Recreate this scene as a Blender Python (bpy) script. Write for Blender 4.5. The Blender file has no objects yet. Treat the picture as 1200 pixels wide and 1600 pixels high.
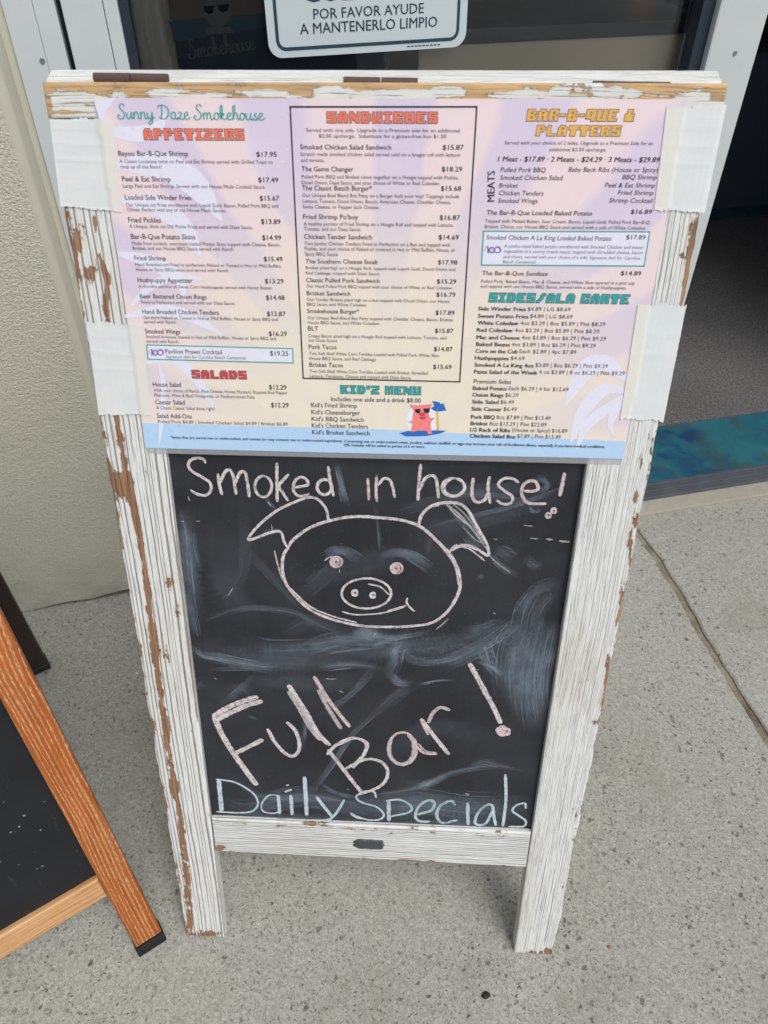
import bpy, bmesh, math, random
import numpy as np
from mathutils import Vector, Matrix

random.seed(7)
rng = np.random.default_rng(7)
S = bpy.context.scene
COL = S.collection

# ------------------------------------------------------------------ camera
CAM = np.array([0.0332, -0.3854, 1.149])
PITCH, ROLL, YAW, FOC = 0.7358, 0.0052, -0.0441, 1210.0     # focal length in 1/1200ths of the picture width
_f = np.array([math.sin(YAW)*math.cos(PITCH), math.cos(YAW)*math.cos(PITCH), -math.sin(PITCH)])
_r = np.array([math.cos(YAW), -math.sin(YAW), 0.0])
_u = np.cross(_r, _f)
RGT = math.cos(ROLL)*_r + math.sin(ROLL)*_u
UPV = -math.sin(ROLL)*_r + math.cos(ROLL)*_u
FWD = _f
cd = bpy.data.cameras.new('camera'); cam = bpy.data.objects.new('camera', cd); COL.objects.link(cam)
cam.matrix_world = Matrix(((RGT[0], UPV[0], -FWD[0], CAM[0]), (RGT[1], UPV[1], -FWD[1], CAM[1]), (RGT[2], UPV[2], -FWD[2], CAM[2]), (0, 0, 0, 1)))
cd.lens = 5.4; cd.sensor_fit = 'VERTICAL'; cd.sensor_height = 5.4*1600/FOC; cd.sensor_width = cd.sensor_height*.75
cd.clip_start = 0.01; cd.clip_end = 500
cd.dof.use_dof = True; cd.dof.focus_distance = 0.93; cd.dof.aperture_fstop = 2.2
S.camera = cam

# ------------------------------------------------------------------ light
SUN_EL, SUN_AZ = 55.0, 140.0        # azimuth clockwise from +Y
w = bpy.data.worlds.new('World'); S.world = w; w.use_nodes = True
wt = w.node_tree; wt.nodes.clear()
sky = wt.nodes.new('ShaderNodeTexSky'); sky.sky_type = 'NISHITA'; sky.sun_disc = False
sky.sun_elevation = math.radians(SUN_EL); sky.sun_rotation = math.radians(SUN_AZ)
sky.air_density = 1.0; sky.dust_density = 4.0; sky.ozone_density = 1.0
hs = wt.nodes.new('ShaderNodeHueSaturation'); hs.inputs['Saturation'].default_value = 0.45
bg = wt.nodes.new('ShaderNodeBackground'); bg.inputs['Strength'].default_value = 0.105
wo = wt.nodes.new('ShaderNodeOutputWorld')
wt.links.new(sky.outputs[0], hs.inputs['Color']); wt.links.new(hs.outputs[0], bg.inputs['Color']); wt.links.new(bg.outputs[0], wo.inputs[0])
sd = bpy.data.lights.new('sun', 'SUN'); sd.energy = 1.5; sd.angle = math.radians(30); sd.color = (1.0, 0.985, 0.95)
so = bpy.data.objects.new('sun', sd); COL.objects.link(so)
az, el = math.radians(SUN_AZ), math.radians(SUN_EL)
so.rotation_euler = (-Vector((math.sin(az)*math.cos(el), math.cos(az)*math.cos(el), math.sin(el)))).to_track_quat('-Z', 'Y').to_euler()
S.view_settings.view_transform = 'Standard'; S.view_settings.look = 'None'
S.view_settings.exposure = 0.26; S.view_settings.gamma = 1.0
S.render.engine = 'CYCLES'
S.cycles.max_bounces = 8; S.cycles.transparent_max_bounces = 24

# ------------------------------------------------------------------ survey geometry: sight lines met with real planes
def ray(x, y):
    return (x-600)/FOC*RGT - (y-800)/FOC*UPV + FWD
def ground(x, y, z=0.0):
    d = ray(x, y); P = CAM + d*((z-CAM[2])/d[2]); return P
TILT = 0.2357
class Plane:                       # a local frame: x along, y up the plane, z out of it
    def __init__(s, O, ex, ey):
        s.O = np.array(O, float); s.ex = np.array(ex, float); s.ey = np.array(ey, float); s.ez = np.cross(s.ex, s.ey)
    def mat(s):
        return Matrix([[s.ex[i], s.ey[i], s.ez[i], s.O[i]] for i in range(3)] + [[0, 0, 0, 1]])
    def at(s, x, y, z=0.0):
        d = ray(x, y); k = (s.O + s.ez*z - CAM) @ s.ez/(d @ s.ez); P = CAM + k*d - s.O
        return np.array([P @ s.ex, P @ s.ey])
    def px(s, X, Y, Z=0.0):
        P = s.O + s.ex*X + s.ey*Y + s.ez*Z - CAM
        zz = P @ FWD
        return 600 + FOC*(P @ RGT)/zz, 800 - FOC*(P @ UPV)/zz
BRD = Plane((0, 0, 0), (1, 0, 0), (0, math.sin(TILT), math.cos(TILT)))
WA = math.radians(15.8)
WU = np.array([math.cos(WA), math.sin(WA), 0]); WV = np.array([-math.sin(WA), math.cos(WA), 0]); WO = np.array([.544, .895, 0])
WALL = Plane(WO, WU, (0, 0, 1))    # z of this frame points out of the wall (towards the street)
EA = math.radians(53.0); EL = math.radians(13.0)
EH = np.array([math.sin(EA), math.cos(EA), 0]); EN = np.array([math.cos(EA), -math.sin(EA), 0])
EO = ground(255, 1470)
EAS = Plane(EO, EH, -EN*math.sin(EL) + np.array([0, 0, math.cos(EL)]))
CROPS = {'A': (50, 90, .35), 'B': (440, 90, .35), 'C': (740, 90, .35), 'D': (100, 390, .316667), 'E': (440, 390, .266667),
         'F': (710, 390, .316667), 'G': (260, 690, .283333), 'H': (590, 690, .283333), 'I': (280, 980, .266667), 'J': (560, 980, .283333), 'P': (0, 0, 1)}
def cp(c, x, y):
    ox, oy, s = CROPS[c]; return ox + x*s, oy + y*s

# ------------------------------------------------------------------ scene helpers
def tag(o, label=None, cat=None, group=None, kind=None):
    if label: o['label'] = label
    if cat: o['category'] = cat
    if group: o['group'] = group
    if kind: o['kind'] = kind
    return o
def empty(name, mat, label, cat, group=None):
    o = bpy.data.objects.new(name, None); COL.objects.link(o); o.matrix_world = mat; o.empty_display_size = .05
    return tag(o, label, cat, group)
class MB:
    def __init__(s): s.v = []; s.f = []; s.uv = []; s.mi = []
    def quad(s, p, uv=None, mi=0):
        n = len(s.v); s.v += [tuple(q) for q in p]; s.f.append(tuple(range(n, n+len(p)))); s.uv.append(uv); s.mi.append(mi)
    def box(s, x0, x1, y0, y1, z0, z1, b=0.0):
        if b <= 0:
            c = [(x, y, z) for z in (z0, z1) for y in (y0, y1) for x in (x0, x1)]
            for f in ((0, 2, 3, 1), (4, 5, 7, 6), (0, 1, 5, 4), (2, 6, 7, 3), (0, 4, 6, 2), (1, 3, 7, 5)): s.quad([c[i] for i in f])
            return
        bm = bmesh.new(); bmesh.ops.create_cube(bm, size=1)
        for v in bm.verts: v.co = ((x0+x1)/2 + v.co.x*(x1-x0), (y0+y1)/2 + v.co.y*(y1-y0), (z0+z1)/2 + v.co.z*(z1-z0))
        bmesh.ops.bevel(bm, geom=list(bm.edges), offset=b, segments=2, profile=.6, affect='EDGES')
        s.bm(bm); bm.free()
    def bm(s, bm):
        n = len(s.v); bm.verts.index_update(); s.v += [tuple(v.co) for v in bm.verts]
        for f in bm.faces: s.f.append(tuple(n+v.index for v in f.verts)); s.uv.append(None); s.mi.append(0)
    def prism(s, pts, z0, z1):     # pts ccw seen from +z
        n = len(pts)
        s.quad([(x, y, z1) for x, y in pts]); s.quad([(x, y, z0) for x, y in reversed(pts)])
        for i in range(n):
            a, b = pts[i], pts[(i+1) % n]; s.quad([(a[0], a[1], z0), (b[0], b[1], z0), (b[0], b[1], z1), (a[0], a[1], z1)])
    def cyl(s, a, b, r, n=16, r2=None):
        a, b = Vector(a), Vector(b); d = (b-a).normalized(); q = d.to_track_quat('Z', 'Y'); r2 = r if r2 is None else r2
        A = [a + q @ Vector((r*math.cos(2*math.pi*i/n), r*math.sin(2*math.pi*i/n), 0)) for i in range(n)]
        B = [b + q @ Vector((r2*math.cos(2*math.pi*i/n), r2*math.sin(2*math.pi*i/n), 0)) for i in range(n)]
        for i in range(n): j = (i+1) % n; s.quad([A[i], A[j], B[j], B[i]])
        s.quad(list(reversed(A))); s.quad(B)
    def build(s, name, mats, parent=None, smooth=False):
        me = bpy.data.meshes.new(name); me.from_pydata(s.v, [], s.f)
        if any(u is not None for u in s.uv):
            ul = me.uv_layers.new(name='UVMap'); k = 0
            for f, u in zip(s.f, s.uv):
                for i in range(len(f)):
                    if u is not None: ul.data[k].uv = u[i]
                    k += 1
        mats = mats if isinstance(mats, (list, tuple)) else [mats]
        for m in mats: me.materials.append(m)
        if len(mats) > 1: me.polygons.foreach_set('material_index', s.mi)
        me.update()
        if smooth: me.polygons.foreach_set('use_smooth', [True]*len(me.polygons))
        o = bpy.data.objects.new(name, me); COL.objects.link(o)
        if parent is not None: o.parent = parent
        return o

# ------------------------------------------------------------------ node helpers
class NT:
    def __init__(s, name):
        s.m = bpy.data.materials.new(name); s.m.use_nodes = True; s.t = s.m.node_tree; s.t.nodes.clear()
        s.out = s.t.nodes.new('ShaderNodeOutputMaterial')
    def put(s, sock, v):
        if isinstance(v, bpy.types.NodeSocket): s.t.links.new(v, sock)
        elif v is not None:
            if sock.type == 'RGBA' and len(v) == 3: v = (*v, 1)
            sock.default_value = v
    def n(s, typ, props=None, **inp):
        nd = s.t.nodes.new('ShaderNode'+typ)
        for k, v in (props or {}).items(): setattr(nd, k, v)
        for k, v in inp.items():
            key = k.replace('_', ' ')
            if key in nd.inputs: s.put(nd.inputs[key], v)
            else: s.put(nd.inputs[int(k[1:])], v)
        return nd
    def math(s, op, a, b=0.0, c=None, clamp=False):
        nd = s.t.nodes.new('ShaderNodeMath'); nd.operation = op; nd.use_clamp = clamp
        s.put(nd.inputs[0], a); s.put(nd.inputs[1], b)
        if c is not None: s.put(nd.inputs[2], c)
        return nd.outputs[0]
    def mr(s, v, a, b, c=0.0, d=1.0, smooth=False):
        nd = s.t.nodes.new('ShaderNodeMapRange'); nd.clamp = True
        if smooth: nd.interpolation_type = 'SMOOTHSTEP'
        for i, x in enumerate((v, a, b, c, d)): s.put(nd.inputs[i], x)
        return nd.outputs[0]
    def mix(s, f, a, b, mode='MIX'):
        nd = s.t.nodes.new('ShaderNodeMix'); nd.data_type = 'RGBA'; nd.blend_type = mode
        s.put(nd.inputs[0], f); s.put(nd.inputs[6], a); s.put(nd.inputs[7], b); return nd.outputs[2]
    def obj(s):
        tc = s.n('TexCoord'); sp = s.n('SeparateXYZ'); s.t.links.new(tc.outputs['Object'], sp.inputs[0]); return tc.outputs['Object'], sp.outputs
    def xyz(s, x, y, z=0.0):
        nd = s.n('CombineXYZ'); s.put(nd.inputs[0], x); s.put(nd.inputs[1], y); s.put(nd.inputs[2], z); return nd.outputs[0]
    def noise(s, vec, scale=1.0, detail=2.0, rough=.5, dist=0.0):
        nd = s.n('TexNoise', Vector=vec, Scale=scale, Detail=detail, Roughness=rough, Distortion=dist); return nd.outputs['Fac']
    def vor(s, vec, scale, feature='F1', dim='3D'):
        nd = s.n('TexVoronoi', {'feature': feature, 'voronoi_dimensions': dim}, Vector=vec, Scale=scale); return nd
    def attr(s, name):
        nd = s.n('Attribute', {'attribute_name': name}); return nd
    def bsdf(s, col, rough=.6, spec=.5, bump=None, bstr=.5, bdist=.001, metal=0.0, alpha=None, **kw):
        p = s.n('BsdfPrincipled'); s.put(p.inputs['Base Color'], col); s.put(p.inputs['Roughness'], rough)
        s.put(p.inputs['Specular IOR Level'], spec); s.put(p.inputs['Metallic'], metal)
        if alpha is not None: s.put(p.inputs['Alpha'], alpha)
        if bump is not None:
            b = s.n('Bump', Height=bump, Strength=bstr, Distance=bdist); s.t.links.new(b.outputs[0], p.inputs['Normal'])
        s.t.links.new(p.outputs[0], s.out.inputs[0]); return p
def srgb(r, g, b):
    f = lambda c: c/12.92 if c <= .04045 else ((c+.055)/1.055)**2.4
    return tuple(f(c/255) for c in (r, g, b))
def plain(name, col, rough=.5, spec=.4, var=.12, scale=60, bump=.15, metal=0.0):
    t = NT(name); ob, _ = t.obj(); nz = t.noise(ob, scale, 4, .6)
    c = t.mix(nz, tuple(x*(1-var) for x in col), tuple(min(1, x*(1+var)) for x in col))
    t.bsdf(c, t.mr(nz, .3, .7, rough*.85, min(1, rough*1.15)), spec, bump=nz, bstr=bump, bdist=.0006, metal=metal); return t.m

# ------------------------------------------------------------------ materials
def weathered(name, along='Y', dens=150, warp=.006, lw=.13, broken=.35, wood_a=(.150, .075, .042), wood_b=(.36, .205, .120), paint=(.72, .74, .73), seed=0.0,
              line_col=(.125, .085, .06), stain=.35, clear=.25):
    t = NT(name); ob, sp = t.obj()
    ac, al = (sp[0], sp[1]) if along == 'Y' else (sp[1], sp[0])
    ac = t.math('ADD', ac, t.math('MULTIPLY', sp[2], 1.37))
    wv = t.noise(t.xyz(t.math('MULTIPLY', ac, 7), t.math('MULTIPLY', al, 2.6), seed), 1, 2, .45)
    a2 = t.math('ADD', ac, t.math('MULTIPLY', t.math('SUBTRACT', wv, .5), warp*2.4))
    fine_w = t.noise(t.xyz(t.math('MULTIPLY', a2, 60), t.math('MULTIPLY', al, 45), seed+3), 1, 3, .6)
    a3 = t.math('ADD', a2, t.math('MULTIPLY', t.math('SUBTRACT', fine_w, .5), .0011))
    n1 = t.noise(t.xyz(t.math('MULTIPLY', a2, dens*.33), seed+1, 0.0), 1, 1, .5)
    tt = t.math('ADD', t.math('MULTIPLY', a3, dens), t.math('MULTIPLY', n1, 2.6))
    pp = t.math('PINGPONG', tt, .5)
    brk = t.noise(t.xyz(t.math('MULTIPLY', a2, dens*.9), t.math('MULTIPLY', al, 9), seed+5), 1, 5, .65)
    width = t.math('MULTIPLY', t.mr(brk, broken, broken+.22), lw)
    line = t.math('SUBTRACT', 1.0, t.mr(pp, t.math('MULTIPLY', width, .55), t.math('ADD', width, .02)), clamp=True)
    line = t.math('MULTIPLY', line, t.mr(brk, broken-.02, broken+.06))
    zone = t.noise(t.xyz(t.math('MULTIPLY', ac, 30), t.math('MULTIPLY', al, 3.5), seed+21), 1, 2, .5)
    line = t.math('MULTIPLY', line, t.mr(zone, .40, .58, 1.0-clear, 1.0))
    t2 = t.math('ADD', t.math('MULTIPLY', a3, dens*2.3), t.math('MULTIPLY', n1, 3.1)); pp2 = t.math('PINGPONG', t2, .5)
    brk2 = t.noise(t.xyz(t.math('MULTIPLY', a2, dens*1.7), t.math('MULTIPLY', al, 30), seed+15), 1, 5, .7)
    l2 = t.math('MULTIPLY', t.math('SUBTRACT', 1.0, t.mr(pp2, .03, .15), clamp=True), t.mr(brk2, .47, .60))
    line = t.math('MAXIMUM', line, t.math('MULTIPLY', l2, .6))
    fine = t.noise(t.xyz(t.math('MULTIPLY', a3, 700), t.math('MULTIPLY', al, 16), seed+7), 1, 3, .6)
    chip_n = t.noise(t.xyz(t.math('MULTIPLY', ac, 95), t.math('MULTIPLY', al, 60), seed+9), 1, 8, .68)
    grain_n = t.noise(t.xyz(t.math('MULTIPLY', a3, 330), t.math('MULTIPLY', al, 22), seed+11), 1, 4, .6)
    cn = t.math('ADD', t.math('MULTIPLY', chip_n, .55), t.math('MULTIPLY', grain_n, .45))
    lowp = t.noise(t.xyz(t.math('MULTIPLY', ac, 26), t.math('MULTIPLY', al, 11), seed+31), 1, 3, .55)
    wear = t.math('ADD', t.attr('wear').outputs['Fac'], t.mr(lowp, .50, .74, 0, .34))
    chip = t.mr(t.math('ADD', wear, t.math('MULTIPLY', t.math('SUBTRACT', cn, .5), 2.5)), .60, .645)
    wood = t.mix(grain_n, wood_a, wood_b)
    wood = t.mix(t.mr(grain_n, .36, .62), wood_a, wood_b); wood = t.mix(t.mr(lowp, .3, .7, 0, .45), wood, tuple(x*.55 for x in wood_a)); wood = t.mix(t.mr(fine, .38, .68, 0, .5), wood, tuple(min(1, x*1.35) for x in wood_b))
    dark_tone = t.noise(t.xyz(t.math('MULTIPLY', ac, 14), t.math('MULTIPLY', al, 5), seed+13), 1, 5, .6)  # random dirt patches on the paint
    pc = t.mix(t.mr(dark_tone, .52, .8, 0, stain), paint, (.50, .43, .32))
    pc = t.mix(t.mr(fine, .3, .75, 0, .28), pc, tuple(c*.82 for c in paint))
    pc = t.mix(t.math('MULTIPLY', line, .80), pc, line_col)
    halo = t.mr(t.math('ADD', wear, t.math('MULTIPLY', t.math('SUBTRACT', cn, .5), 2.5)), .42, .62, 0, .35)
    pc = t.mix(halo, pc, (.52, .44, .33))
    col = t.mix(chip, pc, wood)
    h = t.math('SUBTRACT', t.math('MULTIPLY', fine, .18), t.math('ADD', t.math('MULTIPLY', line, .8), t.math('MULTIPLY', chip, t.math('ADD', 1.0, t.math('MULTIPLY', grain_n, .6)))))
    t.bsdf(col, t.mix(chip, (.5,)*3, (.75,)*3), .35, bump=h, bstr=.85, bdist=.0012); return t.m

def stain_wood(name, along, dark, light, lime, dens=130, amount=.5, seed=0.0, rough=.45):
    t = NT(name); ob, sp = t.obj()
    ac, al = (sp[0], sp[1]) if along == 'Y' else (sp[1], sp[0])
    wv = t.noise(t.xyz(t.math('MULTIPLY', ac, 9), t.math('MULTIPLY', al, 3.2), seed), 1, 2, .5)
    a2 = t.math('ADD', t.math('ADD', ac, t.math('MULTIPLY', sp[2], .8)), t.math('MULTIPLY', t.math('SUBTRACT', wv, .5), .018))
    jag = t.noise(t.xyz(t.math('MULTIPLY', a2, 260), t.math('MULTIPLY', al, 190), seed+2), 1, 3, .65)
    n1 = t.noise(t.xyz(t.math('MULTIPLY', a2, dens*.4), seed, 0), 1, 1, .5)
    tt = t.math('ADD', t.math('ADD', t.math('MULTIPLY', a2, dens), t.math('MULTIPLY', n1, 2.2)), t.math('MULTIPLY', jag, .55))
    pp = t.math('PINGPONG', tt, .5)
    wid = t.noise(t.xyz(t.math('MULTIPLY', a2, 55), t.math('MULTIPLY', al, 7), seed+4), 1, 3, .6)
    pores = t.mr(t.noise(t.xyz(t.math('MULTIPLY', a2, 800), t.math('MULTIPLY', al, 120), seed+6), 1, 3, .65), .46, .60)
    ln = t.math('MULTIPLY', t.math('SUBTRACT', 1.0, t.mr(pp, .03, t.mr(wid, .35, .65, .15, .40)), clamp=True), t.math('ADD', t.math('MULTIPLY', pores, .7), .3))
    g = t.noise(t.xyz(t.math('MULTIPLY', a2, 240), t.math('MULTIPLY', al, 12), seed+8), 1, 4, .6)
    col = t.mix(t.mr(g, .3, .7), dark, light)
    col = t.mix(t.math('MULTIPLY', ln, amount), col, lime)
    t.bsdf(col, rough, .4, bump=t.math('SUBTRACT', g, ln), bstr=.4, bdist=.0006); return t.m

M = {}
M['stile'] = weathered('white paint on old wood left', 'Y', 185, .0040, .125, .30, seed=1.0, clear=.15)
M['stile_b'] = weathered('white paint on old wood right', 'Y', 290, .0045, .12, .42, seed=5.3, stain=.55, clear=.55)
M['rail'] = weathered('white paint on lower rail', 'X', 290, .003, .17, .38, seed=9.1)
M['toprail'] = weathered('worn pine top rail', 'X', 190, .010, .10, .5, wood_a=(.37, .235, .155), wood_b=(.62, .415, .20), seed=3.7, paint=(.70, .71, .69))
M['rear'] = weathered('white paint on rear frame', 'X', 260, .006, .12, .5, seed=12.4, stain=.15)
M['rear_y'] = weathered('white paint on rear legs', 'Y', 260, .006, .12, .5, seed=15.4)

def mk_slate():
    t = NT('black slate paint'); ob, sp = t.obj()
    a = t.noise(ob, 9, 5, .6); b = t.noise(t.xyz(t.math('MULTIPLY', sp[0], 160), t.math('MULTIPLY', sp[1], 22), 0), 1, 4, .6)
    d = t.mr(t.noise(ob, 420, 3, .6), .66, .75)
    dust = t.math('ADD', t.mr(a, .42, .75, 0, .5), t.math('MULTIPLY', b, .25))
    c = t.mix(dust, (.0155, .0165, .020), (.048, .054, .064))
    c = t.mix(t.math('MULTIPLY', d, .35), c, (.22, .24, .26))
    t.bsdf(c, t.mr(a, .3, .7, .48, .62), .32, bump=b, bstr=.12, bdist=.0005); return t.m
M['slate'] = mk_slate()
def mk_chalk(name, col, dens=.55, streak=False, soft=.28, tint=None):
    # alpha from grain noise, stronger along the middle of the stroke; UV: u along the stroke in metres, v across 0..1, strength in 'ink'
    t = NT(name); ob, sp = t.obj(); uv = t.n('UVMap'); us = t.n('SeparateXYZ'); t.t.links.new(uv.outputs[0], us.inputs[0])
    v = us.outputs[1]; u = us.outputs[0]
    edge = t.math('SUBTRACT', 1.0, t.math('ABSOLUTE', t.math('SUBTRACT', t.math('MULTIPLY', v, 2), 1.0)))
    ink = t.attr('ink').outputs['Fac']
    if streak:
        s1 = t.noise(t.xyz(t.math('MULTIPLY', v, 30), t.math('MULTIPLY', u, 7), t.math('MULTIPLY', ink, 40)), 1, 6, .75)
        s2 = t.noise(ob, 55, 4, .6)
        al = t.math('MULTIPLY', t.mr(s1, .36, .70, .10, 1.0), t.math('MULTIPLY', t.mr(edge, 0, .8, 0, 1, True), t.mr(s2, .25, .6, .45, 1.0)))
        al = t.math('MULTIPLY', al, ink)
    else:
        g = t.noise(ob, 900, 3, .7); g2 = t.noise(ob, 240, 4, .65)
        s1 = t.noise(t.xyz(t.math('MULTIPLY', v, 7), t.math('MULTIPLY', u, 60), 0), 1, 4, .7)
        body = t.math('ADD', t.math('ADD', t.math('MULTIPLY', g, .45), t.math('MULTIPLY', g2, .35)), t.math('MULTIPLY', s1, .55))
        thr = t.mr(edge, 0, .34, .90, dens)
        al = t.math('MULTIPLY', t.mr(body, t.math('SUBTRACT', thr, .10), t.math('ADD', thr, .08)), ink)
    hue = t.noise(ob, 40, 3, .6)
    c = t.mix(t.mr(hue, .35, .65), col, tuple(x*.86 + .10 for x in col))
    if tint is not None: c = t.mix(t.attr('tint').outputs['Fac'], c, tint)
    t.bsdf(c, .95, .1, alpha=al); return t.m
M['chalk_pink'] = mk_chalk('pink white chalk', (.67, .615, .625), .625, tint=(.68, .55, .57))
M['chalk_blue'] = mk_chalk('pale blue chalk', (.49, .62, .68), .595)
M['chalk_dust'] = mk_chalk('rubbed chalk dust', (.31, .40, .50), streak=True)

def mk_paper():
    t = NT('printed menu paper'); ob, sp = t.obj()
    # printed sunburst: alternate pink and lilac rays, pale yellow towards the sun low in the middle
    sx, sy = BRD.at(600, 690)
    dx = t.math('SUBTRACT', sp[0], float(sx)); dy = t.math('SUBTRACT', sp[1], float(sy))
    an = t.math('ARCTAN2', dx, t.math('ADD', dy, .012)); wob = t.noise(ob, 7, 2, .5)
    an = t.math('ADD', an, t.math('MULTIPLY', t.math('SUBTRACT', wob, .5), .22))
    ry = t.mr(t.math('PINGPONG', t.math('ADD', t.math('MULTIPLY', an, 3.1), .38), .5), .21, .29)
    rad = t.math('SQRT', t.math('ADD', t.math('MULTIPLY', t.math('MULTIPLY', dx, dx), .75), t.math('MULTIPLY', dy, dy)))
    c = t.mix(ry, srgb(229, 211, 216), srgb(212, 199, 221))
    c = t.mix(t.mr(rad, .26, .08, 0, .85, True), c, srgb(229, 222, 201))
    water = t.mr(dx, -.3, .3, .0, 1.0)
    c2 = t.noise(ob, 25, 2, .5)
    c = t.mix(t.mr(c2, .62, .72, 0, .18), c, srgb(232, 226, 236))
    sc = t.mr(t.noise(ob, 330, 2, .5), .70, .76, 0, .5)
    c = t.mix(sc, c, srgb(236, 236, 245))
    gl = t.noise(ob, 12, 3, .5)
    p = t.bsdf(c, t.mr(gl, .3, .7, .22, .34), .5, bump=t.noise(ob, 16, 2, .5), bstr=.12, bdist=.002); return t.m
M['paper'] = mk_paper()
def ink(name, r, g, b, rough=.3):
    return plain(name, srgb(r, g, b), rough, .4, .05, 200, 0)
M['art_white'] = ink('printed pale leaf', 222, 222, 238); M['art_blue'] = ink('printed pale blue water', 176, 207, 238)
M['art_peach'] = ink('printed peach', 228, 203, 200)
M['tx_dark'] = ink('printed dark lettering', 38, 36, 44); M['tx_grey'] = ink('printed small lettering', 84, 78, 88)
M['tx_black'] = ink('printed black rule', 16, 16, 22)
M['coral'] = ink('printed coral', 228, 118, 98); M['gold'] = ink('printed gold', 222, 172, 88); M['teal'] = ink('printed teal', 46, 160, 160)
M['red'] = ink('printed dark coral', 196, 74, 84); M['title'] = ink('printed sea green', 52, 158, 150)
M['pig'] = ink('printed pink', 238, 132, 130); M['pblue'] = ink('printed blue', 44, 106, 186); M['ptan'] = ink('printed tan', 226, 178, 118); M['pwhite'] = ink('printed white', 226, 232, 240)
M['pnavy'] = ink('printed navy', 34, 40, 70)
def mk_film():
    t = NT('clear laminate film'); p = t.bsdf((.55, .56, .60), .22, .6, alpha=.30); return t.m
M['film'] = mk_film()
def mk_tape():
    t = NT('white masking tape'); ob, sp = t.obj()
    z = t.attr('over').outputs['Fac']
    n = t.noise(ob, 40, 3, .6); n2 = t.noise(t.xyz(t.math('MULTIPLY', sp[0], 60), t.math('MULTIPLY', sp[1], 420), 0), 1, 3, .6)
    c = t.mix(t.mr(n, .3, .7), (.70, .745, .76), (.77, .80, .80))
    c = t.mix(t.math('MULTIPLY', z, .8), c, (.77, .76, .70))
    t.bsdf(c, .55, .35, bump=t.math('ADD', t.math('MULTIPLY', n2, .5), n), bstr=.25, bdist=.0008, alpha=.90); return t.m
M['tape'] = mk_tape()

def mk_concrete():
    t = NT('broom worn concrete'); ob, sp = t.obj()
    n = lambda s, d=3, r=.6: t.noise(ob, s, d, r)
    big = n(1.7, 4, .6); mid = n(9, 5, .65); fine = n(420, 4, .8); grit = n(1100, 2, .7)
    base = t.mix(big, (.295, .297, .262), (.40, .402, .360))
    base = t.mix(t.mr(mid, .35, .7, 0, .4), base, (.285, .283, .245))
    for sc, lo, hi in ((420, .36, .42), (260, .34, .30)):
        ag = t.vor(ob, sc, dim='2D'); agc = t.n('SeparateColor'); t.t.links.new(ag.outputs['Color'], agc.inputs[0])
        base = t.mix(t.mr(agc.outputs[0], .70, .95, 0, lo), base, (.56, .56, .52))
        base = t.mix(t.mr(agc.outputs[1], .62, .92, 0, hi), base, (.13, .125, .105))
    base = t.mix(t.mr(fine, .34, .66), t.mix(.36, base, (.10, .097, .083)), t.mix(.26, base, (.66, .66, .61)))
    wv = t.n('VectorMath', {'operation': 'ADD'}); t.put(wv.inputs[0], ob)
    wn = t.n('TexNoise', Vector=ob, Scale=170.0, Detail=3.0); sc = t.n('VectorMath', {'operation': 'SCALE'}); t.put(sc.inputs[0], wn.outputs['Color']); sc.inputs['Scale'].default_value = .010
    t.t.links.new(sc.outputs[0], wv.inputs[1])
    pits = 0.0
    for scale, size, prob in ((30, .13, .45), (58, .19, .42), (110, .24, .42), (200, .27, .42)):      # sparse dark pits of uneven size
        v = t.vor(wv.outputs[0], scale, dim='2D'); vc = t.n('SeparateColor'); t.t.links.new(v.outputs['Color'], vc.inputs[0])
        rad = t.math('MULTIPLY', t.mr(vc.outputs[0], 1-prob, 1.0, .30, 1.0), size)
        on = t.math('GREATER_THAN', vc.outputs[0], 1-prob)
        p = t.math('MULTIPLY', t.math('SUBTRACT', 1.0, t.mr(v.outputs['Distance'], t.math('MULTIPLY', rad, .55), t.math('MULTIPLY', rad, 1.1))), on)
        p = t.math('MULTIPLY', p, t.mr(vc.outputs[1], 0, 1, .30, 1))
        pits = t.math('MAXIMUM', pits, p)
    patch = t.mr(n(6, 3, .6), .36, .52, .25, 1)
    pits = t.math('MULTIPLY', pits, patch)
    col = t.mix(t.math('MULTIPLY', pits, .82), base, (.060, .058, .050))
    st = t.mr(n(2.6, 6, .7), .52, .70, 0, .42); col = t.mix(st, col, (.19, .178, .145)); st2 = t.mr(n(11, 5, .7), .62, .74, 0, .3); col = t.mix(st2, col, (.12, .11, .09))
    h = t.math('SUBTRACT', t.math('ADD', t.math('MULTIPLY', fine, .6), t.math('ADD', t.math('MULTIPLY', grit, .3), t.math('MULTIPLY', mid, .5))), t.math('MULTIPLY', pits, 1.1))
    t.bsdf(col, .85, .2, bump=h, bstr=.6, bdist=.0016); return t.m
M['concrete'] = mk_concrete()
def mk_sand():
    t = NT('sandy joint filling'); ob, sp = t.obj()
    n = t.noise(ob, 260, 4, .7); b = t.noise(ob, 14, 4, .6); g = t.noise(ob, 900, 2, .7)
    c = t.mix(t.mr(b, .42, .68), (.36, .33, .25), (.13, .11, .08)); c = t.mix(t.mr(n, .35, .65), t.mix(.5, c, (.08, .066, .05)), c); c = t.mix(t.mr(g, .6, .75, 0, .5), c, (.48, .43, .31))
    t.bsdf(c, .95, .1, bump=n, bstr=.9, bdist=.004); return t.m
M['sand'] = mk_sand()
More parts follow.
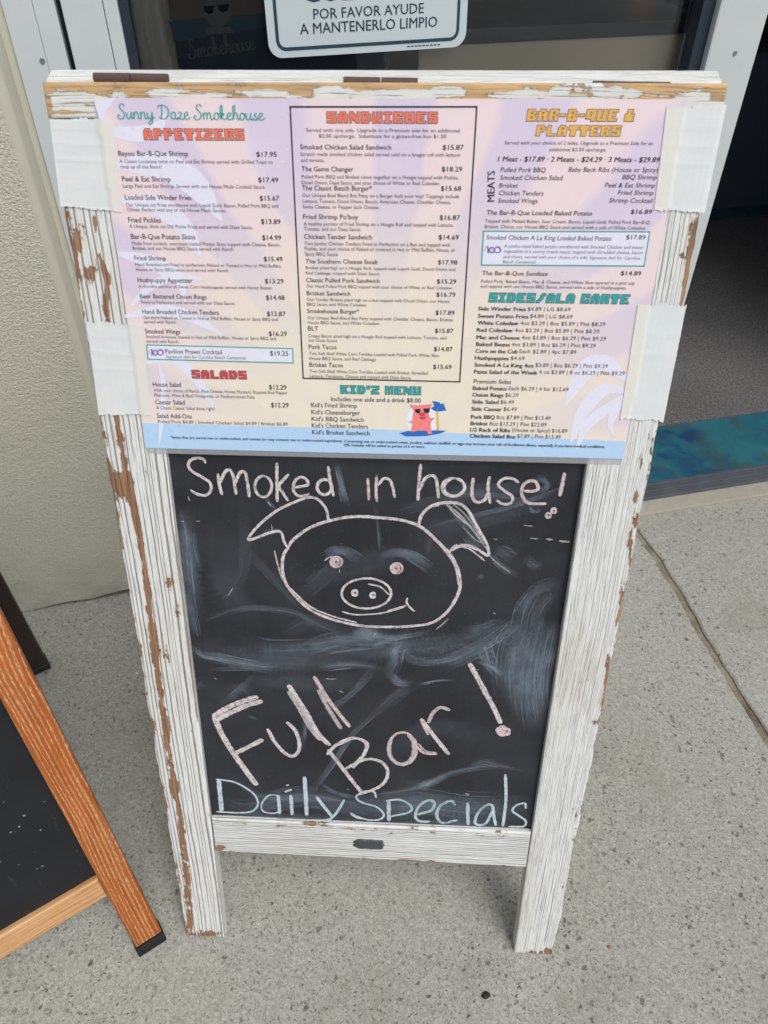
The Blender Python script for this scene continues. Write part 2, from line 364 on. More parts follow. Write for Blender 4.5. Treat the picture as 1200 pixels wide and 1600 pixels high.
def mk_stucco():
    t = NT('beige painted stucco'); ob, sp = t.obj()
    a = t.noise(ob, 380, 4, .65); b = t.noise(ob, 90, 3, .5); v = t.vor(ob, 260, 'SMOOTH_F1').outputs['Distance']
    c = t.mix(t.noise(ob, 5, 5, .6), (.66, .65, .545), (.76, .745, .64)); c = t.mix(t.mr(a, .36, .58), t.mix(.30, c, (.20, .20, .16)), c)
    dark_tone = t.math('MULTIPLY', t.mr(t.math('ADD', sp[1], t.math('MULTIPLY', t.math('SUBTRACT', b, .5), .12)), .0, .16, 1, 0), t.mr(t.noise(ob, 18, 4, .6), .4, .7, .15, .6))  # uneven tone, darker towards the foot of the wall
    c = t.mix(dark_tone, c, (.25, .24, .185))
    t.bsdf(c, .8, .25, bump=t.math('ADD', t.math('MULTIPLY', a, 1.0), t.math('ADD', t.math('MULTIPLY', v, .5), t.math('MULTIPLY', b, .3))), bstr=1.0, bdist=.0030); return t.m
M['stucco'] = mk_stucco()
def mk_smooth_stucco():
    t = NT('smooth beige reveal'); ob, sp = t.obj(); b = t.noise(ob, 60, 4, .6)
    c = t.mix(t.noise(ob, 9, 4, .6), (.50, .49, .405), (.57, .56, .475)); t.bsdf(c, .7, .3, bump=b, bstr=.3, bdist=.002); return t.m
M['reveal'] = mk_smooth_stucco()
M['alu'] = plain('pale grey painted aluminium', (.57, .62, .645), .42, .45, .05, 25, .08)
M['alu_r'] = plain('pale grey door stile paint', (.53, .57, .585), .45, .45, .05, 20, .08)
M['gasket'] = plain('dark blue rubber gasket', (.018, .028, .042), .5, .4, .2, 40, .1)
M['screw'] = plain('dull steel', (.30, .32, .33), .45, .5, .1, 300, .1, metal=.7)
M['hinge'] = plain('rusty brown steel', (.085, .052, .046), .65, .4, .35, 500, .5)
M['plate'] = None
def mk_plate():
    t = NT('hammered grey iron'); ob, sp = t.obj(); v = t.vor(ob, 620, 'SMOOTH_F1').outputs['Distance']; n = t.noise(ob, 300, 4, .6)
    t.bsdf(t.mix(n, (.045, .055, .062), (.115, .13, .14)), t.mr(n, .3, .7, .35, .6), .5, bump=t.math('ADD', v, n), bstr=1.0, bdist=.0012, metal=.35); return t.m
M['plate'] = mk_plate()
M['board_edge'] = plain('dark board edge', (.02, .021, .024), .6, .3)
M['rubber'] = plain('black rubber', (.012, .012, .014), .55, .4, .2, 200, .2)
M['sign_white'] = plain('white sign plastic', (.56, .63, .66), .35, .45, .03, 15, .03)
M['sign_blue'] = plain('dark blue sign ink', (.022, .060, .090), .4, .4, .05, 60, 0)
def mk_glass():
    t = NT('door glass'); g = t.n('BsdfGlossy', Roughness=.02); t.put(g.inputs['Color'], (.9, .95, 1.0)); tr = t.n('BsdfTransparent'); t.put(tr.inputs['Color'], (.93, .95, .96))
    fr = t.n('Fresnel'); fr.inputs['IOR'].default_value = 1.5
    mx = t.n('MixShader'); t.t.links.new(fr.outputs[0], mx.inputs[0]); t.t.links.new(tr.outputs[0], mx.inputs[1]); t.t.links.new(g.outputs[0], mx.inputs[2]); t.t.links.new(mx.outputs[0], t.out.inputs[0]); return t.m
M['glass'] = mk_glass()
def mk_epoxy():
    t = NT('swirled teal floor coating'); ob, sp = t.obj()
    wv = t.noise(ob, 5, 3, .5); v = t.xyz(t.math('MULTIPLY', sp[0], 4), t.math('ADD', t.math('MULTIPLY', sp[1], 16), t.math('MULTIPLY', wv, 5)), 0)
    a = t.noise(v, 1, 5, .6, .5); b = t.noise(ob, 13, 5, .65)
    c = t.mix(t.mr(a, .36, .5), (.016, .055, .13), (.022, .115, .165)); c = t.mix(t.mr(a, .5, .68), c, (.035, .165, .185))
    c = t.mix(t.mr(b, .48, .66, 0, .7), c, (.05, .07, .066))
    t.bsdf(c, .3, .5, bump=b, bstr=.1, bdist=.001); return t.m
M['epoxy'] = mk_epoxy()
def mk_mat():
    t = NT('charcoal ribbed carpet mat'); ob, sp = t.obj(); n = t.noise(ob, 190, 4, .75); b = t.noise(ob, 2.5, 3, .5)
    c = t.mix(t.mr(n, .3, .7), (.028, .029, .030), (.33, .33, .33)); c = t.mix(t.mr(b, .3, .7, 0, .3), c, (.03, .031, .032))
    t.bsdf(c, .95, .1, bump=n, bstr=1, bdist=.006); return t.m
M['mat'] = mk_mat()
M['sill'] = plain('worn threshold aluminium', (.10, .115, .135), .5, .4, .35, 35, .2, metal=.25)
M['sill_lip'] = plain('beige mortar lip', (.34, .32, .27), .8, .2, .2, 60, .4)
M['int_dark'] = plain('dark navy interior paint', (.060, .080, .108), .6, .3, .2, 8, .1)
M['int_wall'] = plain('dim grey interior paint', (.22, .23, .24), .8, .2, .1, 6, .1)
M['int_floor'] = plain('dark interior floor', (.02, .026, .034), .5, .3, .3, 6, .1)
M['tan'] = plain('tan mirrored pavement', (.62, .50, .37), .6, .3, .22, 6, .1)  # tan that stands for the pavement mirrored in the door glass
M['brownwood'] = stain_wood('brown interior board', 'Y', (.30, .26, .21), (.42, .36, .29), (.16, .13, .10), 60, .5, 2.0, .6)
M['orange_plastic'] = plain('orange plastic', (.62, .16, .07), .45, .4, .1, 10, .05)
M['leg_orange'] = stain_wood('orange stained oak', 'Y', (.25, .060, .010), (.43, .125, .024), (.64, .37, .19), 200, 1.0, 1.0)
M['bar_orange'] = stain_wood('light orange pine', 'X', (.46, .225, .085), (.62, .39, .20), (.36, .15, .05), 150, .55, 4.0)
M['leg_brown'] = stain_wood('dark brown stained oak', 'Y', (.022, .011, .009), (.042, .021, .016), (.012, .006, .005), 260, .8, 6.0)

# ------------------------------------------------------------------ planks with worn paint
def seg_d(px, py, pts):
    best = 1e9
    for (x0, y0), (x1, y1) in zip(pts[:-1], pts[1:]):
        vx, vy = x1-x0, y1-y0; t = max(0, min(1, ((px-x0)*vx+(py-y0)*vy)/(vx*vx+vy*vy+1e-9)))
        best = min(best, math.hypot(px-x0-t*vx, py-y0-t*vy))
    return best
def plank(name, quad, thick, step, mat, parent, wearfn=None, rnd=.0018, z=0.0, nib=None, frame=BRD):
    # quad: BL, BR, TR, TL in plane coordinates
    BLq, BRq, TRq, TLq = [np.array(p, float) for p in quad]
    Wd = (np.linalg.norm(BRq-BLq)+np.linalg.norm(TRq-TLq))/2; Hd = (np.linalg.norm(TLq-BLq)+np.linalg.norm(TRq-BRq))/2
    def par(L):
        k = max(2, int(round((L-2*rnd)/step))); e = [0, rnd*.15/L, rnd*.5/L]
        return e + list(np.linspace(rnd/L, 1-rnd/L, k+1)) + [1-x for x in reversed(e)]
    us, vs = par(Wd), par(Hd); verts = []; wear = []; nu, nv = len(us), len(vs)
    for v in vs:
        for u in us:
            p = (BLq*(1-u)+BRq*u)*(1-v) + (TLq*(1-u)+TRq*u)*v
            dd = min(min(u, 1-u)*Wd, min(v, 1-v)*Hd); zz = z
            if dd < rnd: zz -= rnd*(1-math.sqrt(max(0, 1-(1-dd/rnd)**2)))
            px, py = frame.px(p[0], p[1], z)
            wv = wearfn(px, py, u, v) if wearfn else 0.0
            if nib is not None:
                ex = nib(u, v); p = p + np.array([ex[0], 0]); zz += ex[1]
            verts.append((p[0], p[1], zz)); wear.append(wv)
    faces = [(j*nu+i, j*nu+i+1, (j+1)*nu+i+1, (j+1)*nu+i) for j in range(nv-1) for i in range(nu-1)]
    loop = [i for i in range(nu)] + [j*nu+nu-1 for j in range(1, nv)] + [(nv-1)*nu+i for i in range(nu-2, -1, -1)] + [j*nu for j in range(nv-2, 0, -1)]
    n0 = len(verts); nl = len(loop)
    for i in loop: verts.append((verts[i][0], verts[i][1], z-thick)); wear.append(.1)
    for k in range(nl):
        a, b = loop[k], loop[(k+1) % nl]; faces.append((b, a, n0+k, n0+(k+1) % nl))
    faces.append(tuple(n0+k for k in reversed(range(nl))))
    me = bpy.data.meshes.new(name); me.from_pydata(verts, [], faces)
    at = me.attributes.new('wear', 'FLOAT', 'POINT'); at.data.foreach_set('value', wear)
    me.materials.append(mat); o = bpy.data.objects.new(name, me); COL.objects.link(o)
    if parent is not None: o.parent = parent
    return o
def wob(s, seed):
    return .5*math.sin(s*37+seed) + .3*math.sin(s*83+seed*2.1) + .2*math.sin(s*171+seed*3.3)

# ------------------------------------------------------------------ the setting: pavement, joint
joint_px = [(1003, 841), (1025, 869), (1066, 934), (1097, 991), (1137.5, 1056), (1175, 1116), (1197, 1150)]
jp = [ground(x, y)[:2] for x, y in joint_px]
d0 = (jp[1]-jp[0]); d1 = (jp[-1]-jp[-3]); d1 /= np.linalg.norm(d1)
toe = WO[:2] + WU[:2]*((jp[0]-WO[:2]) @ WU[:2]) - WV[:2]*.001
jp = [toe + WV[:2]*.6, toe] + jp + [jp[-1] + d1*4, jp[-1] + d1*40]
fine = []
for a, b in zip(jp[:-1], jp[1:]):
    L = np.linalg.norm(b-a); n = max(1, min(60, int(L/.012)))
    fine += [a + (b-a)*i/n for i in range(n)]
fine.append(jp[-1])
def slab(side):
    pts, low, base = [], [], []
    for i, p in enumerate(fine):
        a = fine[max(0, i-1)]; b = fine[min(len(fine)-1, i+1)]; t = (b-a)/np.linalg.norm(b-a); nrm = np.array([-t[1], t[0]])*side
        wdt = .0052 + .0016*wob(i*.31, side*2+3)+(.0018*random.random())
        pts.append(p + nrm*(wdt+.0045)); low.append(p + nrm*(wdt+.001)); base.append(p + nrm*wdt)
    far = 30*side
    e0 = np.array([fine[0][0], fine[0][1]]); dirn = WU[:2]*(-side if True else side)
    n0 = np.array([-(fine[-1]-fine[-2])[1], (fine[-1]-fine[-2])[0]]); n0 = n0/np.linalg.norm(n0)*side
    c1 = fine[-1] + n0*45; c0 = fine[0] + n0*45
    mb = MB()
    mb.quad([(*p, 0) for p in (pts if side > 0 else reversed(pts))] + ([(*c1, 0), (*c0, 0)] if side > 0 else [(*c0, 0), (*c1, 0)]))
    for i in range(len(pts)-1):
        q1 = [(*pts[i], 0), (*pts[i+1], 0), (*low[i+1], -.0025), (*low[i], -.0025)]; q2 = [(*low[i], -.0025), (*low[i+1], -.0025), (*base[i+1], -.03), (*base[i], -.03)]
        for q in (q1, q2): mb.quad(q if side < 0 else list(reversed(q)))
    o = mb.build('pavement', M['concrete']); tag(o, kind='structure'); return o
slab(1); slab(-1)
g = MB(); g.quad([(-120, -120, -.0056), (120, -120, -.0056), (120, 120, -.0056), (-120, 120, -.0056)]); tag(g.build('ground', M['sand']), kind='structure')

# ------------------------------------------------------------------ building: stucco wall, door frame, glazed door, doorway
WM = WALL.mat()
LIP = [(40, 958), (60, 952.5), (82, 946.5), (105, 941), (125, 938.7), (145, 936.3), (165, 930), (180, 926.3), (200, 921.3)]
lip = [WALL.at(x, y, -.016) for x, y in LIP]
uc = -1.048
top = 3.0
wall = empty('stucco_wall', WM, 'beige rough stucco wall beside the glass door', 'wall')
mb = MB()
edge = [(-6.0, .0015), (-1.6, .0015)] + [(p[0], max(.0012, p[1]+.002)) for p in lip] + [(uc-.012, .012)]
# front face of the left pier, with its broken lower lip
front = list(edge) + [(uc-.012, top), (-6.0, top)]
mb.quad([(x, y, -.016) for x, y in front])
for (x0, y0), (x1, y1) in zip(edge[:-1], edge[1:]): mb.quad([(x0, y0, -.016), (x0, y0, -.036), (x1, y1, -.036), (x1, y1, -.016)])
mb.quad([(x, y, -.30) for x, y in ((uc-.012, 0), (-6, 0), (-6, top), (uc-.012, top))])
o = mb.build('front_coat', M['stucco'], wall)
mb = MB(); rr = .012; arc = [(uc-rr+rr*math.sin(a), -.016-rr+rr*math.cos(a)) for a in np.linspace(0, math.pi/2, 7)] + [(uc+.004, -.052), (uc+.004, -.30)]
for (x0, z0), (x1, z1) in zip(arc[:-1], arc[1:]): mb.quad([(x0, .006, z0), (x1, .006, z1), (x1, top, z1), (x0, top, z0)])
mb.build('corner_return', M['reveal'], wall, smooth=True)
mb = MB(); mb.box(-6, uc-.02, .0, .05, -.20, -.036); mb.build('wall_footing', M['concrete'], wall)
mb = MB(); mb.box(uc+.004, 6, 2.16, top, -.30, -.016); mb.box(.96, 6, .0, 2.16, -.30, -.016); mb.build('wall_above_doorway', M['stucco'], wall)

fr = empty('door_frame', WM, 'pale grey aluminium frame post fixed to the stucco corner', 'door frame')
mb = MB()
mb.box(-1.0335, -.9995, .004, 2.1, -.085, -.050, .0012); mb.box(-.9993, -.9745, .004, 2.1, -.085, -.0512, .0012)
mb.build('jamb_post', M['alu'], fr)
mb = MB(); mb.box(-1.0438, -1.0337, .004, 2.1, -.10, -.054); mb.build('caulk_strip', M['reveal'], fr)
mb = MB(); mb.box(-1.0335, .95, 2.1, 2.155, -.085, -.05, .001); mb.build('head_rail', M['alu'], fr)
mb = MB(); mb.box(.905, .955, .03, 2.1, -.085, -.05, .001); mb.build('latch_post', M['alu'], fr)
def screw(u, z, out, parent):
    m = MB(); m.cyl((u, z, out-.001), (u, z, out+.0012), .0036, 14, .0030); m.build('screw', M['screw'], parent)
pu = WALL.at(66, 95, -.05); screw(pu[0], pu[1], -.050, fr); screw(pu[0], pu[1]+.6, -.05, fr)
mb = MB(); mb.box(-.9745, -.9675, .004, 2.1, -.095, -.075); mb.build('shadow_gap_seal', M['gasket'], fr)

door = empty('glass_door', WM, 'closed glazed door leaf with pale grey stiles behind the menu board', 'door')
mb = MB(); mb.box(-.9675, -.9200, .012, 2.095, -.092, -.050, .0012); mb.box(-.9192, -.9032, .012, 2.095, -.092, -.0505, .001); mb.build('hinge_stile', M['alu'], door)
mb = MB(); mb.box(-.089, -.0085, .012, 2.095, -.092, -.050, .0035); mb.build('meeting_stile', M['alu_r'], door)
mb = MB(); mb.box(-.9032, -.089, .012, .262, -.092, -.052, .001); mb.build('bottom_rail', M['alu'], door)
mb = MB(); mb.box(-.9032, -.089, 1.99, 2.095, -.092, -.052, .001); mb.build('top_rail', M['alu'], door)
mb = MB(); mb.box(-.9030, -.8915, .262, 1.99, -.097, -.0705); mb.box(-.1085, -.0892, .262, 1.99, -.097, -.062); mb.build('glazing_seal', M['gasket'], door)
mb = MB(); mb.box(-.8915, -.1085, .262, 1.99, -.094, -.088); gl = mb.build('glass_pane', M['glass'], door)
pu = WALL.at(1148.5, 83, -.05); screw(pu[0], pu[1], -.05, door)

th = empty('door_threshold', WM, 'worn grey metal threshold strip across the open doorway', 'threshold')
mb = MB(); mb.box(-1.03, .96, -.02, .008, -.0415, .0, .003); mb.build('mortar_lip', M['sill_lip'], th)
mb = MB()
for a, b, h in ((.0415, .048, .014), (.0482, .062, .011), (.0622, .0665, .0145), (.0667, .082, .011), (.0822, .087, .0145), (.0872, .0975, .009)): mb.box(-1.03, .96, -.02, h, -b, -a, .0012)
mb.build('metal_strip', M['sill'], th)

def wbox(name, u0, u1, z0, z1, v0, v1, mat, kind=None, parent=None, b=0.0):
    m = MB(); m.box(u0, u1, z0, z1, -v1, -v0, b); o = m.build(name, mat, parent)
    if parent is None: o.matrix_world = WM
    if kind: tag(o, kind=kind)
    return o
wbox('interior_floor', -3.0, 4.0, -.02, .003, .0977, 4.0, M['epoxy'], 'structure')
m = MB(); m.box(.04-.6, 3.0, .0032, .011, -1.45, -.294, .002); o = m.build('door_mat', M['mat']); o.matrix_world = WM; tag(o, 'charcoal carpet mat on the teal floor inside the doorway', 'mat')
m = MB()
m.box(-3.0, 4.0, 0, 3.0, -4.1, -4.0); m.box(-3.1, -3.0, 0, 3.0, -4.1, -.3); m.box(4.0, 4.1, 0, 3.0, -4.1, -.3); m.box(-3.1, 4.1, 3.0, 3.1, -4.1, -.0)
o = m.build('interior_walls', M['int_wall']); o.matrix_world = WM; tag(o, kind='structure')
cab = empty('storage_bench', WM, 'dark navy bench at the back of the mat inside the doorway', 'bench')
wbox('bench_base', .15, 3.2, .004, .55, 1.55, 2.1, M['int_dark'], parent=cab, b=.01); wbox('bench_top', .12, 3.25, .551, .59, 1.52, 2.12, M['int_floor'], parent=cab, b=.006)

# things just inside the door glass, some standing in for its reflections
o = wbox('wall_board', -.8905, -.842, .27, 1.9, .115, .135, M['brownwood'], b=.002); tag(o, 'dull brown wooden board upright behind the left edge of the door glass', 'board')
M['p_navy'] = plain('faded navy print', (.030, .040, .062), .5, .3)
pst = empty('window_poster', WM, 'dark navy poster with a sunglasses pig hung inside the door glass', 'poster')
pz = -.104
wbox('poster_sheet', -.8415, -.553, .55, 1.18, .104, .106, M['p_navy'], parent=pst)
def pq(pts): return [WALL.at(180+x*.25, y*.25, pz) for x, y in pts]
def flat(name, polys, mat, parent, z):
    m = MB()
    for p in polys: m.quad([(x, y, z) for x, y in reversed(p)] if area(p) < 0 else [(x, y, z) for x, y in p])
    return m.build(name, mat, parent)
def area(p): return sum(a[0]*b[1]-b[0]*a[1] for a, b in zip(p, list(p[1:])+[p[0]]))
M['p_teal'] = plain('faded teal print', (.035, .075, .095), .5, .3); M['p_brown'] = plain('faded brown print', (.12, .09, .075), .5, .3); M['p_grey'] = plain('faded grey print', (.11, .105, .10), .5, .3)
flat('printed_band', [pq([(335, 135), (940, 90), (940, 170), (370, 260)])], M['p_teal'], pst, pz+.0003)
flat('printed_sky', [pq([(325, -60), (930, -60), (935, 85), (345, 130)])], M['p_brown'], pst, pz+.0003)
hd = [(640+90*math.cos(a), 60+110*math.sin(a)) for a in np.linspace(0, 2*math.pi, 25)[:-1]]
flat('printed_pig', [pq(hd), pq([(570, 172), (720, 165), (745, 205), (560, 215)])], M['p_grey'], pst, pz+.0006)
flat('printed_sunglasses', [pq([(552, 38), (620, 34), (612, 80), (580, 88), (558, 70)]), pq([(640, 30), (712, 22), (705, 66), (675, 78), (648, 64)])], M['tx_black'], pst, pz+.0009)

cnt = empty('reflection_block', WM, 'tan block added behind the door glass for the pavement mirrored in it', 'reflection stand-in')  # added block, coloured like the street pavement reflected by the glass
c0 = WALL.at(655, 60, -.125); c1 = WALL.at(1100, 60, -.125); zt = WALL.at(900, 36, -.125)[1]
wbox('reflection_block_body', c0[0], .0-.06, .004, zt-.02, .125, .5, M['tan'], parent=cnt, b=.004)
wbox('reflection_block_top', c0[0]-.006, .0-.054, zt-.0195, zt, .12, .505, M['int_floor'], parent=cnt, b=.003)
bz = WALL.at(985, 20, -.30)
bm_ = MB(); bm_.cyl((bz[0], zt+.001, -.30), (bz[0], zt+.16, -.30), .030, 24, .036); bm_.cyl((bz[0], zt+.1605, -.30), (bz[0], zt+.168, -.30), .038, 24, .038)
o = bm_.build('mirrored_cone', M['orange_plastic'], smooth=False); o.matrix_world = WM; tag(o, 'orange plastic form added inside the glass for a mirrored traffic cone', 'cup')  # added shape in place of a traffic cone reflected by the glass

# ------------------------------------------------------------------ lettering helpers
def text_mesh(s, bold=0.0, res=2):
    cu = bpy.data.curves.new('t', 'FONT'); cu.body = s; cu.size = 1.0; cu.resolution_u = res; cu.offset = bold; cu.fill_mode = 'FRONT'
    ob = bpy.data.objects.new('t', cu); COL.objects.link(ob)
    dg = bpy.context.evaluated_depsgraph_get(); dg.update(); me = bpy.data.meshes.new_from_object(ob.evaluated_get(dg))
    v = np.empty(len(me.vertices)*3); me.vertices.foreach_get('co', v); v = v.reshape(-1, 3)[:, :2].copy()
    f = [tuple(p.vertices) for p in me.polygons]
    bpy.data.objects.remove(ob); bpy.data.curves.remove(cu); bpy.data.meshes.remove(me)
    return v, f
def put_text(mb, s, P0, P1, hgt, z, bold=0.0, shear=0.0, res=2):
    # writes s from P0 to P1 (plane coordinates of the baseline ends) with cap height hgt
    v, f = text_mesh(s, 0.0, res); x0, x1 = v[:, 0].min(), v[:, 0].max(); P0 = np.array(P0); P1 = np.array(P1); d = P1-P0; L = np.linalg.norm(d); d = d/L; n = np.array([-d[1], d[0]])
    sc = hgt/.70
    X = (v[:, 0]-x0)/(x1-x0)*L; Y = v[:, 1]*sc; X = X + Y*shear
    for k, sh in enumerate((0.0,) if bold < .003 else (-bold*sc, bold*sc)):
        n0 = len(mb.v)
        for a, b in zip(X+sh, Y): p = P0 + d*a + n*b; mb.v.append((p[0], p[1], z+.00002*k))
        for q in f: mb.f.append(tuple(n0+i for i in q)); mb.uv.append(None); mb.mi.append(0)

# ------------------------------------------------------------------ restroom sign on the glass
sg = empty('restroom_sign', WM, 'white rounded sign in Spanish asking to keep it clean, on the door glass', 'sign')
sz = -.086
BLs = WALL.at(421, 75, sz); BRs = WALL.at(727, 50, sz)
bl, br = WALL.at(445, 90.5, sz), WALL.at(706, 74, sz)
sd_ = (br-bl)/np.linalg.norm(br-bl); sn = np.array([-sd_[1], sd_[0]]); sl = WALL.at(418.5, 60, sz); srx = WALL.at(729, 40, sz)
Wl = (sl-bl) @ sd_; Wr = (srx-bl) @ sd_
def rrect(x0, x1, y0, y1, r, n=8):
    out = []
    for cx, cy, a0 in ((x1-r, y0+r, -90), (x1-r, y1-r, 0), (x0+r, y1-r, 90), (x0+r, y0+r, 180)):
        for i in range(n+1): a = math.radians(a0+90*i/n); out.append((cx+r*math.cos(a), cy+r*math.sin(a)))
    return out
def sgp(p): q = bl + sd_*p[0] + sn*p[1]; return (q[0], q[1])
m = MB(); m.prism([sgp(p) for p in rrect(Wl, Wr, 0, .26, .018)], sz-.0015, sz); m.build('sign_plate', M['sign_white'], sg)
def ring(x0, x1, y0, y1, r, w_):
    a = rrect(x0, x1, y0, y1, r); b = rrect(x0+w_, x1-w_, y0+w_, y1-w_, max(.001, r-w_)); return [[sgp(a[i]), sgp(a[(i+1) % len(a)]), sgp(b[(i+1) % len(a)]), sgp(b[i])] for i in range(len(a))]
bi = (WALL.at(452, 78, sz)-bl) @ sn; li = (WALL.at(430, 50, sz)-bl) @ sd_; ri = (WALL.at(718, 35, sz)-bl) @ sd_
flat('sign_border', ring(li, ri, bi-.001, .252, .013, .0042), M['sign_blue'], sg, sz+.0004)
m = MB()
def sgt(s, a, b, hpx, bold=.004):
    A, B = WALL.at(*a, sz), WALL.at(*b, sz); hh = np.linalg.norm(WALL.at(a[0], a[1]-hpx, sz)-A); put_text(m, s, A, B, hh, sz+.0005, bold)
sgt('POR FAVOR AYUDE', (490, 30), (662, 20), 16.5); sgt('A MANTENERLO LIMPIO', (469, 53.5), (683, 41.5), 17)
sgt('COLABORE', (476, 3.5), (668, -7.5), 26, .02)
m.build('sign_lettering', M['sign_blue'], sg)
m = MB(); A, B = WALL.at(636, 73.3, sz), WALL.at(690, 70.2, sz); put_text(m, 'lavar manos', A, B, .0018, sz+.0005); m.v.clear(); m.f.clear(); m.uv.clear(); m.mi.clear()
for i in range(9):
    a = A + (B-A)*(i*.11); b = A + (B-A)*(i*.11+.075); n_ = sn*.0014; m.quad([(*a, sz+.0005), (*b, sz+.0005), (*(b+n_), sz+.0005), (*(a+n_), sz+.0005)])
m.build('sign_small_print', M['sign_blue'], sg)

# ------------------------------------------------------------------ sandwich board
BM = BRD.mat()
bd = empty('sandwich_board', BM, 'weathered white A-frame chalkboard with a chalk pig and menu taped on top', 'sandwich board')
b_ = lambda x, y, z=0.0: BRD.at(x, y, z)
TL, TR = b_(65, 128), b_(1139, 130)
RAILY = 186.0
lo_bl = b_(290, 1464); li_bl = b_(351, 1468); ro_br = b_(866, 1491); ri_br = b_(803, 1490)
for p in (lo_bl, li_bl, ro_br, ri_br): p[1] = .0012
def lerp_edge(a, b, y):            # point on the sight line a-b at picture height y
    t = (y-a[1])/(b[1]-a[1]); return b_(a[0]+(b[0]-a[0])*t, y)
L_out = ((65, 128), (290, 1464)); L_in = ((262, 712), (333, 1279)); R_in = ((916, 724), (828, 1301)); R_out = ((1139, 130), (866, 1487))
lo_t = lerp_edge(*L_out, RAILY); li_t = lerp_edge(*L_in, RAILY); ri_t = lerp_edge(*R_in, RAILY); ro_t = lerp_edge(*R_out, RAILY)
strip = [(155, 400), (168, 440), (165, 480), (170, 560), (176, 630), (185, 672), (205, 775), (217.5, 837), (227, 894), (236, 969), (246, 1050), (253, 1100), (268, 1207), (280, 1267), (288, 1333), (293, 1387), (297, 1466)]
def blob(px, py, cx, cy, rx, ry): return max(0.0, 1-math.hypot((px-cx)/rx, (py-cy)/ry))
def wear_l(px, py, u, v):
    wv = .12
    d = seg_d(px, py, strip); wv = max(wv, .80-max(0, d-3.0)*.11)
    ow = {0: .0}
    e = u*(60+ (1464-py)/1464*0)     # px-like distance from the outer edge
    outer = .72-.06*e + .18*wob(v*1.3, 2)
    if 500 < py < 640: outer = .2
    wv = max(wv, outer)
    for cx, cy, rx, ry, k in ((138, 424, 22, 28, 1.1), (186, 762, 20, 32, 1.0), (192, 925, 14, 55, 1.1), (214, 1010, 16, 40, 1.0), (266, 910, 20, 26, .95), (278, 955, 18, 24, .92), (262, 1025, 20, 22, .92),
                              (318, 1462, 46, 14, 1.2), (292, 1455, 12, 30, 1.2), (126, 372, 14, 40, 1.1), (150, 345, 12, 25, .9), (232, 940, 10, 60, .6), (286, 905, 10, 20, .8), (104, 180, 30, 16, .8)):
        wv = max(wv, min(.95, k*blob(px, py, cx, cy, rx, ry)**.55*.72))
    return wv
def wear_r(px, py, u, v):
    wv = .1; e = (1-u)*60
    k = .62 if 720 < py < 1180 else (.75 if py < 480 else .52)
    wv = max(wv, k-.055*e+.22*wob(v*1.1, 9))
    for cx, cy, rx, ry, kk in ((1090, 400, 10, 90, 1.25), (1078, 455, 10, 50, 1.2), (995, 800, 13, 45, 1.2), (985, 860, 9, 55, 1.2), (972, 940, 9, 60, 1.1), (950, 1060, 8, 60, 1.3), (929, 1131, 12, 16, 1.1), (900, 1300, 10, 60, .9), (905, 1330, 9, 50, 1.2),
                               (862, 1488, 16, 12, 1.3), (872, 1460, 8, 40, 1.1), (1018, 690, 6, 50, 1.1), (1064, 400, 18, 12, .9), (1002, 720, 6, 60, .9), (880, 1390, 8, 40, .9), (840, 1490, 60, 6, .7)):
        wv = max(wv, min(.95, kk*blob(px, py, cx, cy, rx, ry)**.55*.74))
    return wv
def nib_l(u, v):
    k = max(0, 1-u/.06); return (k*.0009*(1+wob(v*1.7, 3)), -k*.0006*(1+wob(v*2.3, 1)))
def nib_r(u, v):
    k = max(0, (u-.94)/.06); big = max(0, math.exp(-((v-.205)/.03)**2)) * .003 + max(0, math.exp(-((v-.01)/.015)**2))*.004
    return (-k*(.0012*(1+wob(v*1.9, 5))+big), -k*.0007*(1+wob(v*2.6, 4)))
plank('stile', (lo_bl, li_bl, li_t, lo_t), .019, .0026, M['stile'], bd, wear_l, nib=nib_l)
plank('stile', (ri_br, ro_br, ro_t, ri_t), .019, .0026, M['stile_b'], bd, wear_r, nib=nib_r)
def wear_t(px, py, u, v):
    wv = .80 - max(0, py-137)*.012
    if px < 165 and py > 146: wv = .40 + .33*math.sin((py-146)*2*math.pi/13.5)
    if px < 82: wv = max(wv, .85)
    if px > 1110 and py < 160: wv = .9
    for cx, cy, rx, ry in ((115, 148, 45, 7), (260, 145, 42, 8), (330, 150, 40, 6), (420, 145, 40, 10), (520, 142, 40, 10), (640, 148, 70, 11), (705, 143, 40, 9), (820, 147, 55, 9), (875, 142, 20, 12), (935, 140, 12, 18), (960, 143, 18, 9), (990, 145, 16, 10), (1085, 160, 50, 14)):
        wv -= .75*blob(px, py, cx, cy, rx, ry)
    return max(0, wv)
rl_t = b_(65, RAILY-.3), b_(1139, RAILY-.3)
rail_b = (lerp_edge(*L_out, RAILY), lerp_edge(*R_out, RAILY))
eps = np.array([0, .0004])
plank('top_rail', (rail_b[0]+eps, rail_b[1]+eps, TR, TL), .019, .0022, M['toprail'], bd, wear_t)
rb = [b_(329.0, 1280.8), b_(831.0, 1303.2), b_(823.0, 1357.3), b_(335.5, 1331.7)]
g3 = .0006
def wear_b(px, py, u, v):
    return max(.1, min(.9, .8*blob(px, py, 345, 1325, 14, 10)**.5), .42 if (v > .82) else .1, .5 if v < .05 else .1, .55*blob(px, py, 620, 1302, 60, 5))
plank('bottom_rail', (rb[3]+[g3, 0], rb[2]+[-g3, 0], rb[1]+[-g3, 0], rb[0]+[g3, 0]), .017, .0025, M['rail'], bd, wear_b, z=-.0015)
